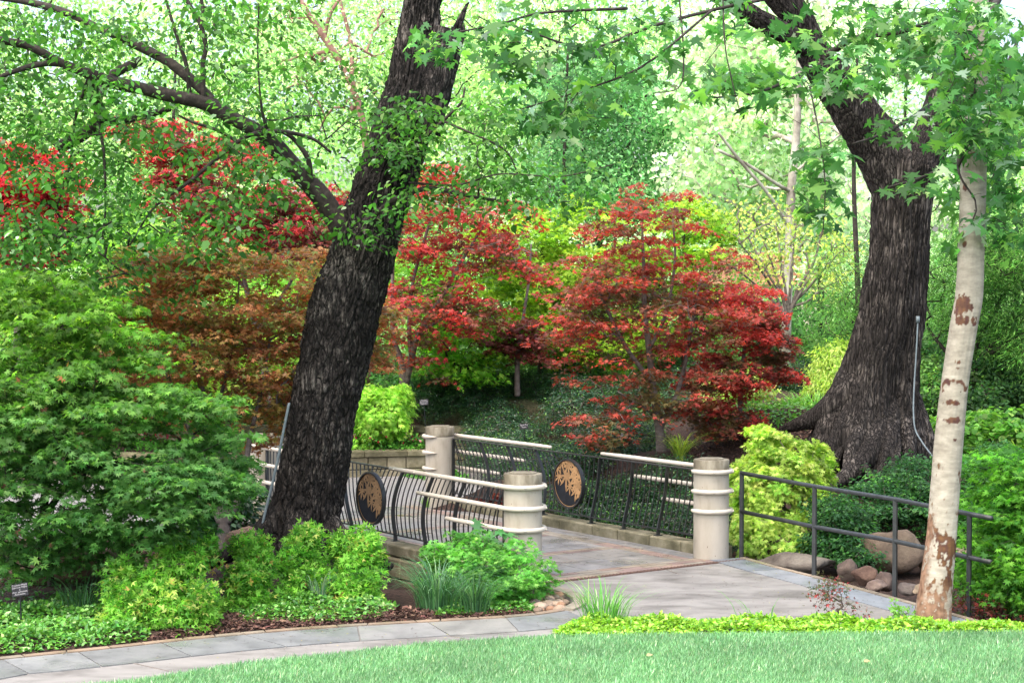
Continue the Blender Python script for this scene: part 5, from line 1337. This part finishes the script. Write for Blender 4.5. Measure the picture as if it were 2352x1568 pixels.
MON = [(3, (.045, .13, .055)), (2, (.07, .19, .07)), (.8, (.16, .32, .16))]
clump("lily_turf_clump", "big dark green strappy clump left of the low dwarf maple", "plant", P(1010, 1395, 19.0), 230, .56, .012, MON, 91, .26, 1.0, lean=(.1, -.1))
clump("lily_turf_clump", "dark strappy clump just right of the strappy clump by the dwarf maple stem", "plant", P(1090, 1400, 18.9), 110, .46, .012, MON, 92, .16, .9)
clump("lily_turf_clump", "bright green grassy clump at the tip of the chartreuse ground cover beside the path", "plant", P(1385, 1437, 18.2), 150, .55, .011, [(3, (.09, .26, .06)), (2, (.14, .36, .08)), (.6, (.3, .5, .2))], 93, .25, .6)
clump("daylily_clump", "arching yellow-green strappy clump beside the root of the tall red maple", "plant", P(1562, 1058, 27.4), 110, .50, .020, [(3, (.26, .38, .05)), (2, (.15, .28, .04)), (.8, (.4, .45, .12))], 94, .08, .9)
clump("grass_tuft", "loose grass tuft beside the sign under the green maple", "plant", P(185, 1400, 18.8), 70, .45, .010, MON, 95, .2, .9)
clump("grass_tuft", "small variegated grass tuft at the right foot of the leaning trunk", "plant", P(735, 1372, 19.3), 90, .32, .010, [(2, (.12, .26, .16)), (1, (.3, .42, .3))], 96, .12, .6)
clump("grass_tuft", "green grass tufts along the foot of the lime maple near the mulch slope", "plant", P(1880, 955, 31.5), 260, .5, .02, [(2, (.12, .32, .05)), (1, (.2, .42, .08))], 97, .6, .7)
clump("grass_tuft", "little spider-leaved tuft at the foot of the far open pillar", "plant", P3 + Vector((-.22, -.12, 0)), 50, .2, .012, [(1, (.2, .38, .08))], 98, .06, .8)
clump("grass_tuft", "few long lone blades in the chartreuse ground cover in front of the concrete", "plant", P(1745, 1440, 18.2), 9, .42, .010, [(1, (.12, .3, .08))], 99, .25, .8)

# ------------------------------------------------------------------ ground covers, lawn, mulch, flowers (stuff)
def poly_points(rng, ovpoly, n, terr=True):
    q = [Vector((x, y, 0)) for x, y in ovpoly]; xs_ = [p_.x for p_ in q]; ys_ = [p_.y for p_ in q]
    out = []
    X = rng.uniform(min(xs_), max(xs_), n * 3); Yy = rng.uniform(min(ys_), max(ys_), n * 3)
    d = poly_dist(q, X, Yy); X, Yy = X[d < 0][:n], Yy[d < 0][:n]
    return X, Yy
def cover(name, ovpoly, n, size, cols, seed, tmpl='ovate', h=.12, mat='leaf_gloss', zoff=0.0, kind='stuff', flat=False):
    rng = np.random.default_rng(seed)
    wp = [(G(x, y) if flat else GT(x, y)) for x, y in ovpoly]; q = [Vector((p_.x, p_.y, 0)) for p_ in wp]
    xs_ = [p_.x for p_ in q]; ys_ = [p_.y for p_ in q]
    X = rng.uniform(min(xs_), max(xs_), n * 6); Y = rng.uniform(min(ys_), max(ys_), n * 6)
    d = poly_dist(q, X, Y); m = d < 0; X, Y, d = X[m][:n], Y[m][:n], d[m][:n]
    z = terrain(X, Y) if not flat else np.full(len(X), zoff)
    mound = np.clip(-d / .15, .2, 1) * h * (.55 + .45 * np.sin(X * 5.1 + Y * 3) * np.cos(Y * 6 - X * 2.2))
    k = len(X); pos = np.stack([X, Y, z + mound * rng.uniform(.3, 1.1, k)], 1)
    D = rng.normal(0, 1, (k, 3)); D[:, 2] = np.abs(D[:, 2]) * .5; NN = rng.normal(0, .5, (k, 3)); NN[:, 2] += 1
    o = leafmesh(name, tmpl, pos, D, NN, size * np.exp(rng.normal(0, .2, k)), jitter_cols(rng, k, cols), M[mat], None, kind=kind)
    return o
VIN = [(3, (.08, .25, .04)), (2.5, (.14, .36, .06)), (1, (.30, .50, .18)), (1, (.045, .15, .035))]
cover("ground_cover", [(-80, 1400), (200, 1385), (330, 1400), (340, 1470), (230, 1484), (100, 1495), (0, 1505), (-90, 1515)], 9500, .05, VIN, 201, h=.14)
cover("ground_cover", [(540, 1400), (700, 1370), (880, 1372), (915, 1400), (880, 1418), (780, 1430), (640, 1428), (560, 1430)], 5200, .045, VIN, 202, h=.14)
cover("ground_cover", [(985, 1392), (1100, 1385), (1225, 1385), (1235, 1405), (1100, 1412), (1000, 1416)], 2600, .045, VIN, 203, h=.12)
cover("ground_cover", [(1272, 1462), (1300, 1440), (1380, 1424), (1480, 1430), (1700, 1428), (1900, 1433), (2110, 1430), (2200, 1435), (2420, 1442), (2420, 1462), (1900, 1466), (1500, 1468)], 15000, .048, [(4, (.22, .44, .04)), (2.5, (.32, .54, .07)), (1.6, (.11, .29, .03))], 204, h=.13, flat=True, zoff=.01)
cover("ground_cover", [(-80, 1330), (300, 1330), (380, 1400), (200, 1400), (-80, 1405)], 3500, .05, [(2, (.04, .12, .03)), (1, (.06, .2, .04))], 205, h=.15)
cover("ground_cover", [(820, 1062), (1000, 1045), (1060, 1010), (1100, 1000), (900, 990), (760, 1010), (560, 1030), (540, 1062)], 5000, .06, [(3, (.06, .2, .035)), (1, (.1, .3, .05))], 206, h=.25)
cover("ground_cover", [(1600, 960), (1900, 940), (1880, 990), (1700, 968)], 1500, .06, [(3, (.10, .3, .05)), (1, (.2, .42, .08))], 207, h=.2)
cover("coral_bell_cover", [(1080, 1160), (1150, 1140), (1200, 1155), (1150, 1185), (1090, 1180)], 800, .07, [(3, (.13, .03, .03)), (1, (.2, .08, .05))], 208, 'round', h=.15, mat='leaf_red')
# petunias in the bed between the walls
rngp = np.random.default_rng(300)
n = 6500; X = rngp.uniform(-12, -1.7, n); Y = rngp.uniform(32.5, 34.0, n); Z = .47 + rngp.uniform(0, .28, n) * (.6 + .4 * np.sin(X * 4))
pos = np.stack([X, Y, Z], 1); NN = rngp.normal(0, .5, (n, 3)); NN[:, 2] += 1
leafmesh("petunia_leaves", 'ovate', pos, rngp.normal(0, 1, (n, 3)), NN, np.full(n, .06), jitter_cols(rngp, n, [(3, (.07, .24, .03)), (1, (.13, .35, .05))]), M['leaf'], None, kind='stuff')
n = 420; X = rngp.uniform(-12, -1.7, n); Y = rngp.uniform(32.45, 33.6, n); Z = .62 + rngp.uniform(0, .14, n)
pos = np.stack([X, Y, Z], 1); NN = rngp.normal(0, .4, (n, 3)); NN[:, 2] += .6; NN[:, 1] -= .8
leafmesh("petunia_flowers", 'round', pos, rngp.normal(0, 1, (n, 3)), NN, np.full(n, .055), jitter_cols(rngp, n, [(3, (.20, .01, .035)), (1, (.5, .3, .38))]), M['leaf_red'], None, kind='stuff')
# mulch chips
def chips(ovpoly, n, seed):
    rng = np.random.default_rng(seed); q = [Vector((*GT(x, y)[:2], 0)) for x, y in ovpoly]
    X = rng.uniform(min(p_.x for p_ in q), max(p_.x for p_ in q), n * 5); Y = rng.uniform(min(p_.y for p_ in q), max(p_.y for p_ in q), n * 5)
    m = poly_dist(q, X, Y) < 0; X, Y = X[m][:n], Y[m][:n]; k = len(X)
    pos = np.stack([X, Y, terrain(X, Y) + rng.uniform(0, .03, k)], 1); D = rng.normal(0, 1, (k, 3)); D[:, 2] *= .3; NN = rng.normal(0, .5, (k, 3)); NN[:, 2] += 1
    leafmesh("mulch_chips", 'lance', pos, D, NN, .034 * np.exp(rng.normal(0, .4, k)), jitter_cols(rng, k, [(3, (.07, .038, .03)), (2, (.15, .08, .06)), (.6, (.28, .18, .14))]), M['chip'], None, aspect=1.6, kind='stuff')
chips([(330, 1475), (560, 1400), (900, 1400), (1000, 1395), (1240, 1412), (1000, 1425), (700, 1440), (450, 1462)], 16000, 301)
chips([(1540, 1040), (1620, 960), (1900, 960), (1950, 1130), (1700, 1100)], 9000, 302)
chips([(900, 1000), (960, 880), (1150, 880), (1250, 960), (1100, 1000)], 3000, 303)
# lawn blades
rngl = np.random.default_rng(400)
def lawn(n):
    q = lawn_poly; X = rngl.uniform(-4.6, 6.2, n * 2); Y = rngl.uniform(15.0, 17.7, n * 2)
    m = poly_dist(q, X, Y) < -.01; X, Y = X[m][:n], Y[m][:n]; k = len(X)
    pos = np.stack([X, Y, np.full(k, .03)], 1)
    pz = np.array([mnoise.noise(Vector((a_ * 1.3, b_ * 1.3, 0))) for a_, b_ in zip(X[::1], Y[::1])])
    D = rngl.normal(0, .32, (k, 3)); D[:, 0] += .12; D[:, 2] = 1; NN = rngl.normal(0, 1, (k, 3)); NN[:, 2] = .1
    c = jitter_cols(rngl, k, [(3, (.16, .34, .17)), (2, (.26, .46, .26)), (1.3, (.10, .24, .10)), (.3, (.46, .54, .36))], .24, .05) * (1 + .25 * pz)[:, None]
    leafmesh("grass", 'thin', pos, D, NN,   .048 * np.exp(rngl.normal(0, .22, k)), c, M['grass'], None, aspect=1.0, kind='stuff')
lawn(170000)
for i, (x, y, lb) in enumerate(((1484, 1504, "small pale fallen leaf on the lawn, left of the other"), (1984, 1518, "small pale tan fallen leaf on the lawn, in front of the red nandina"))):
    p_ = G(x, y, .085)
    o = leafmesh("fallen_leaf", 'ovate', np.array([tuple(p_)]), np.array([[1, .3, .1]]), np.array([[.1, -.6, 1.]]), np.array([.07]), np.array([[.55, .42, .25]]), M['leaf'], None, origin=tuple(p_)); tag(o, lb, "leaf")
rngd = np.random.default_rng(401); n = 4200
X = rngd.uniform(-6, 5.5, n); Y = rngd.uniform(16, 25.5, n)
dd = poly_dist(path_poly, X, Y); db = poly_dist([bxy(-.3, .1), bxy(6.6, .1), bxy(6.6, 2.9), bxy(-.3, 2.9)], X, Y); m = (dd < -.05) | (db < 0); X, Y = X[m], Y[m]; n = len(X)
leafmesh("leaf_litter", 'lance', np.stack([X, Y, np.full(n, .014)], 1), np.stack([rngd.normal(0, 1, n), rngd.normal(0, 1, n), np.zeros(n)], 1), np.tile([[0, 0, 1.]], (n, 1)), rngd.uniform(.008, .028, n), jitter_cols(rngd, n, [(3, (.09, .05, .035)), (1, (.4, .38, .1))]), M['chip'], None, aspect=2, kind='stuff')

# ------------------------------------------------------------------ plant name signs
def sign(lbl, foot, top, tilt, lines, wd, ht, yaw=0.0):
    e = empty("plant_sign", foot, lbl, "sign")
    mb = MB(); mb.tube([foot - Vector((0, 0, .1)), top], .008, 6); mb.build("stake", M['sign'], e)
    Rm = Matrix.Rotation(yaw, 4, 'Z') @ Matrix.Rotation(tilt, 4, 'Y') @ Matrix.Rotation(R(-20), 4, 'X')
    mb = MB()
    v = [top + Rm @ Vector((sx * wd / 2, sy * .004, ht / 2 + sz * ht / 2)) for sz in (-1, 1) for sx, sy in ((-1, -1), (1, -1), (1, 1), (-1, 1))]
    mb.add(v, [(0, 3, 2, 1), (4, 5, 6, 7), (0, 1, 5, 4), (1, 2, 6, 5), (2, 3, 7, 6), (3, 0, 4, 7)]); pl = mb.build("plate", M['sign'], e)
    mt = MB(); dg = bpy.context.evaluated_depsgraph_get()
    for i, tx in enumerate(lines):
        cu = bpy.data.curves.new("lettering", 'FONT'); cu.body = tx; cu.size = ht / (len(lines) + .6) * 1.15; cu.align_x = 'CENTER'; cu.offset = .0
        ob = bpy.data.objects.new("lettering", cu); C.objects.link(ob); bpy.context.view_layer.update()
        me = bpy.data.meshes.new_from_object(ob.evaluated_get(bpy.context.evaluated_depsgraph_get()))
        xs_ = [q.co.x for q in me.vertices] or [0]; sc_ = min(1, wd * .92 / max(1e-4, max(xs_) - min(xs_)))
        zz = ht - (i + 1) * ht / (len(lines) + .5)
        vv = [top + Rm @ Vector((q.co.x * sc_, -.0075, zz + q.co.y)) for q in me.vertices]
        mt.add(vv, [tuple(p_.vertices) for p_ in me.polygons]); bpy.data.objects.remove(ob); bpy.data.meshes.remove(me); bpy.data.curves.remove(cu)
    mt.build("lettering", M['white'], pl)
f_ = P(49, 1432, 17.9)
sign("black plant name sign on a stake in the ground cover at the far left", f_, P(47, 1368, 17.9), R(-10), ["Coonara Maple", "Japanese Maple", "x", "Acer palmatum", "Aceraceae"], .17, .13)
f_ = P(977, 965, 32.2); sign("black plant name sign in the dark mulch above the sandstone wall", f_, P(974, 930, 32.2), R(-4), ["Weeping", "Japanese Maple", "Acer palmatum", "dissectum"], .16, .11)
f_ = P(1205, 998, 29.3); sign("black plant name sign standing among the dark yews", f_, P(1204, 985, 29.3), R(-5), ["Spreading", "Yew"], .14, .10)
mb = MB(); p_ = P(1428, 1000, 27.2); mb.box(p_, .035, .004, .13, (1, .2)); o = mb.build("plant_tag", M['white'], None, origin=p_); o.rotation_euler = (0, .35, 0); tag(o, "tiny slanted white plant tag left of the tall red maple's trunk", "tag")

# ------------------------------------------------------------------ background trees
def far_tree(name, lbl, seed, bx, Y, blobs, n, per, size, cols, R_=.9, tm='ovate', bark='limb', stems=None, tr=8, group=None, mode='round', var=.25, shell=.3, tilt=.6):
    base_y = 660 + (CAMZ - 1.6) / Y * F
    if size > .115 and tm != 'thin': per = int(per * 1.3); size *= .78; n = int(n * .82)
    st0 = stems or [[(bx, base_y + 8, Y, tr), (bx + 6, 700, Y, tr * .85), (bx - 4, 400, Y, tr * .6), (bx + 5, 100, Y, tr * .35)]]
    return make_tree(name, lbl, "tree", seed, (bx, base_y), Y, st0[0], blobs, n, per, R_, tm, size, cols, 'leaf_far', bark=bark, extra_stems=st0[1:], mode=mode, flat=.7, tilt=tilt, droop=.3, rtip=.010 if tm != 'thin' else .004, rmax=.12 if tm != 'thin' else .03, padvar=.32, var=var, shell=shell, group=group)
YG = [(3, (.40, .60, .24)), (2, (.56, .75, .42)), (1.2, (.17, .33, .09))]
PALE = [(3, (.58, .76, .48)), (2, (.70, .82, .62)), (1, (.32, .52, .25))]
MID = [(3, (.07, .17, .05)), (2, (.12, .24, .075)), (1, (.04, .11, .035))]
far_tree("background_tree", "yellow-green tree filling the upper left corner behind the limbs", 501, 60, 46, [(60, 130, 46, 230, 200, 3), (200, 330, 45, 220, 120, 3), (-40, 420, 46, 160, 160, 3), (100, 560, 45, 250, 120, 2.5)], 330, 55, .17, YG)
far_tree("background_tree", "yellow-green tree behind the crossing limbs at upper left", 502, 430, 50, [(420, 100, 50, 220, 180, 3), (380, 330, 49, 220, 130, 3), (560, 220, 50, 180, 180, 3), (450, 520, 48, 240, 130, 3)], 360, 55, .18, YG)
far_tree("background_tree", "light green tree right behind the upper part of the leaning trunk", 503, 900, 52, [(800, 120, 52, 220, 200, 3), (1020, 150, 52, 200, 180, 3), (820, 380, 50, 200, 130, 3), (1050, 350, 50, 180, 120, 3), (980, 540, 50, 170, 80, 2.5), (720, 560, 50, 150, 90, 2.5)], 470, 55, .18, YG)
far_tree("river_birch", "tree with reddish-brown peeling bark left of the leaning trunk's top", 504, 840, 36, [(760, 180, 37, 130, 130, 2), (680, 80, 37, 120, 100, 2), (880, 60, 38, 120, 80, 2)], 70, 45, .12, YG, .7, bark='bark_pink',
         stems=[[(850, 880, 36, 9), (846, 600, 36, 9), (850, 420, 36, 9), (840, 330, 36, 9), (826, 250, 36, 8), (790, 160, 36, 8), (740, 80, 36, 8), (700, 20, 36, 7), (670, -40, 36, 6)], [(830, 270, 36, 7), (810, 190, 36.2, 6), (806, 100, 36.4, 5), (780, 0, 36.6, 4)], [(745, 85, 36, 5), (760, 30, 36, 4), (800, -30, 36, 3)]])
far_tree("dense_tree", "dense blue-green tree above the tall red maple, behind the centre", 505, 1390, 44, [(1400, 330, 44, 150, 120, 2.5), (1330, 230, 44, 120, 90, 2.5), (1290, 400, 43.5, 110, 80, 2), (1430, 450, 43, 110, 60, 2), (1460, 220, 44.5, 90, 90, 2)], 330, 85, .13, [(3, (.15, .34, .15)), (2, (.27, .48, .25)), (1, (.08, .20, .08))], .75,
         stems=[[(1390, 880, 44, 9), (1380, 600, 44, 8), (1350, 400, 44, 6), (1275, 300, 44, 4), (1278, 240, 44, 3)], [(1370, 500, 44, 6), (1310, 340, 44, 5), (1400, 200, 44, 3)]])
far_tree("background_tree", "bright yellow-green tree at the top centre behind the silver maple leaves", 506, 1250, 56, [(1200, 130, 56, 230, 190, 3), (1430, 100, 56, 200, 170, 3), (1180, 330, 55, 150, 120, 3)], 330, 55, .19, [(3, (.46, .66, .30)), (2, (.62, .78, .48)), (1, (.18, .36, .11))])
SP = [[(1805, 895, 40, 13), (1803, 820, 40, 13), (1806, 740, 40, 12), (1812, 600, 40, 11), (1818, 430, 40, 10), (1830, 300, 40, 9), (1834, 180, 40, 8), (1840, 40, 40, 7)], [(1815, 440, 40, 5), (1780, 420, 39.6, 4), (1720, 380, 39.2, 4), (1650, 345, 38.8, 3)], [(1812, 520, 40, 5), (1760, 440, 39.4, 4), (1700, 370, 39, 4), (1650, 305, 38.6, 3)], [(1820, 400, 40, 4), (1870, 360, 39.8, 3), (1940, 300, 39.6, 2)]]
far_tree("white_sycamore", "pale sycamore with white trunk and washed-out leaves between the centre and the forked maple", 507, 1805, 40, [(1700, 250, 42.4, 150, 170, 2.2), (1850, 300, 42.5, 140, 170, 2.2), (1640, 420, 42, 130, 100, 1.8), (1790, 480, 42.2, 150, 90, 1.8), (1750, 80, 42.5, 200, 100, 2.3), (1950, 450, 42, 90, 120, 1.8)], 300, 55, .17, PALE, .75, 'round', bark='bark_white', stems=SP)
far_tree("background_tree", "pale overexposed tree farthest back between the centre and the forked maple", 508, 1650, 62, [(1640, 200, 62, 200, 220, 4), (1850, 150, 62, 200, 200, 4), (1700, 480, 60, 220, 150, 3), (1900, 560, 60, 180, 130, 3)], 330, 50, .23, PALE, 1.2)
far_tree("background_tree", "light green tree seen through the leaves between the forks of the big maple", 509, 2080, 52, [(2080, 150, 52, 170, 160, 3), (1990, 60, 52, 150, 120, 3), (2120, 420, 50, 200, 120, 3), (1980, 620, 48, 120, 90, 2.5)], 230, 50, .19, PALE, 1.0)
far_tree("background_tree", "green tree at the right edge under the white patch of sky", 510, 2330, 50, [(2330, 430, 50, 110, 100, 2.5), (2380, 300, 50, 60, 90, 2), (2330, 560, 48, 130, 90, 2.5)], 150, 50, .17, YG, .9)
# bare-branched pale yellow tree
yst = [[(1806, 760, 36.5, 5), (1815, 720, 36.5, 5), (1835, 660, 36.5, 4), (1870, 600, 36.5, 3), (1890, 520, 36.5, 2)]]
for k, (x, y) in enumerate(((1700, 560), (1740, 520), (1780, 500), (1660, 600), (1830, 500), (1900, 580), (1950, 560), (1940, 640), (1690, 500))):
    yst.append([(1808 + k % 3 * 3, 740 - k * 5, 36.5, 4), ((1810 * 2 + x) / 3, (715 * 1.6 + y) / 2.6 + 6, 36.5, 3), ((1810 + x * 2) / 3, (715 + y * 2) / 3 - 6, 36.5 + (k % 3 - 1) * .4, 2.2), (x, y, 36.5 + (k % 3 - 1) * .6, 1.2)])
far_tree("yellow_tree", "fine-branched tree with sparse pale yellow leaves fanning out left of the forked maple", 511, 1806, 36.5, [(1790, 560, 36.5, 150, 90, 1.2), (1720, 540, 36.5, 90, 80, 1), (1900, 600, 36.5, 70, 80, 1), (1700, 640, 36.5, 60, 50, 1)], 110, 22, .085, [(3, (.45, .52, .12)), (2, (.55, .6, .22)), (1, (.3, .44, .08))], .5, 'ovate', bark='bark_smooth', stems=yst)
# feathery cypresses at right
CY = [(3, (.085, .21, .045)), (2, (.15, .31, .07)), (1.4, (.035, .10, .028))]
far_tree("cypress_tree", "feathery green cypress just left of the forked maple's trunk", 512, 1965, 34, [(1960, 640, 34, 80, 90, 1.2), (1930, 740, 34, 60, 60, 1), (1990, 760, 34.5, 60, 80, 1)], 130, 70, .11, CY, .4, 'thin', mode='flat', tilt=.5)
far_tree("cypress_tree", "feathery green cypress with dark slanting stems right of the pale trunk", 513, 2240, 31, [(2200, 600, 31.5, 90, 90, 1.5), (2310, 560, 31, 90, 90, 1.5), (2330, 680, 31, 80, 80, 1.3), (2190, 700, 31.5, 70, 60, 1.2), (2340, 780, 31, 70, 60, 1.2)], 320, 120, .12, CY, .42, 'thin', mode='flat', tilt=.5,
         stems=[[(2225, 930, 31, 10), (2232, 880, 31, 9), (2250, 830, 31, 8), (2300, 770, 31, 7), (2352, 710, 31, 6)], [(2235, 870, 31, 7), (2240, 800, 31.2, 6), (2280, 720, 31.3, 5), (2330, 640, 31.4, 4)], [(2225, 900, 31, 7), (2190, 830, 31.2, 5), (2150, 780, 31.4, 4), (2130, 750, 31.5, 3)], [(2262, 820, 31, 5), (2310, 790, 30.8, 4), (2352, 765, 30.7, 3)]])
DK = [(3, (.035, .10, .04)), (2, (.05, .15, .045)), (1, (.08, .22, .05))]
far_tree("evergreen_tree", "dark evergreen mass in the shade behind the slanting cypress stems", 514, 2250, 37, [(2200, 800, 37, 90, 90, 1.6), (2310, 800, 37, 90, 90, 1.6), (2150, 880, 37, 70, 60, 1.4), (2330, 900, 36.5, 80, 60, 1.4), (2240, 920, 36, 90, 40, 1.2), (2180, 690, 38, 120, 90, 1.5)], 330, 60, .12, DK, .5, 'thin', mode='flat')
far_tree("evergreen_tree", "mid green trees low behind the white sycamore trunk", 515, 1880, 46, [(1880, 740, 46, 110, 90, 2), (1760, 800, 47, 120, 80, 2), (1930, 840, 45, 80, 60, 1.6), (1680, 760, 48, 120, 90, 2)], 220, 55, .15, [(3, (.16, .32, .11)), (2, (.26, .44, .18)), (1, (.07, .17, .06))], .8)
far_tree("evergreen_tree", "shaded green thicket behind the purple maple and thin trunks", 516, 1300, 42, [(1250, 800, 42, 150, 90, 2), (1450, 800, 42, 150, 100, 2), (1100, 700, 43, 140, 120, 2), (1350, 650, 43, 200, 100, 2)], 260, 55, .14, MID, .8)
far_tree("evergreen_tree", "shaded green thicket far behind the bronze maple at left", 517, 400, 44, [(200, 750, 44, 260, 110, 2), (600, 720, 44, 220, 120, 2), (-20, 700, 44, 150, 120, 2), (850, 700, 44, 140, 130, 2)], 330, 50, .15, [(3, (.16, .34, .06)), (2, (.10, .25, .05)), (1, (.28, .45, .12))], .9)
# far continuous wood, one mass at the horizon
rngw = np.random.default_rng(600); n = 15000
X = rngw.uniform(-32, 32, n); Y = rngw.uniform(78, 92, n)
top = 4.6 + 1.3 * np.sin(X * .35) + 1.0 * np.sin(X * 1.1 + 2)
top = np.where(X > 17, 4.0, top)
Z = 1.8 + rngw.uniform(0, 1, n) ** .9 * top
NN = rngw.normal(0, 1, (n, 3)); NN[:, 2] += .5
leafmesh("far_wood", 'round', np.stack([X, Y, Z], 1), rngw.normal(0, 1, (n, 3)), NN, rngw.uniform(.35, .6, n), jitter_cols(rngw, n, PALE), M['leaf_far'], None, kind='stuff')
# glimpse of a pale building
bpos = P(1765, 700, 58)
eb = empty("pale_building", Vector((bpos.x, 58, 1.8)), "pale pinkish building with low tiled roof glimpsed behind the white sycamore trunk", "building")
gx = bpos.x
mb = MB(); mb.box((gx, 60, 2.4), 4.2, 4, 2.4); mb.build("wall", M['plaster'], eb)
mb = MB(); v = [(gx - 2.4, 57.7, 3.6), (gx + 2.4, 57.7, 3.6), (gx + 2.4, 62.3, 3.6), (gx - 2.4, 62.3, 3.6), (gx - 1.2, 60, 4.7), (gx + 1.2, 60, 4.7)]
mb.add(v, [(0, 1, 5, 4), (1, 2, 5), (2, 3, 4, 5), (3, 0, 4), (3, 2, 1, 0)]); mb.build("roof", M['roof'], eb)
mb = MB(); mb.box((gx + .4, 57.99, 2.5), .9, .06, 1.2); mb.build("window", M['sign'], eb)
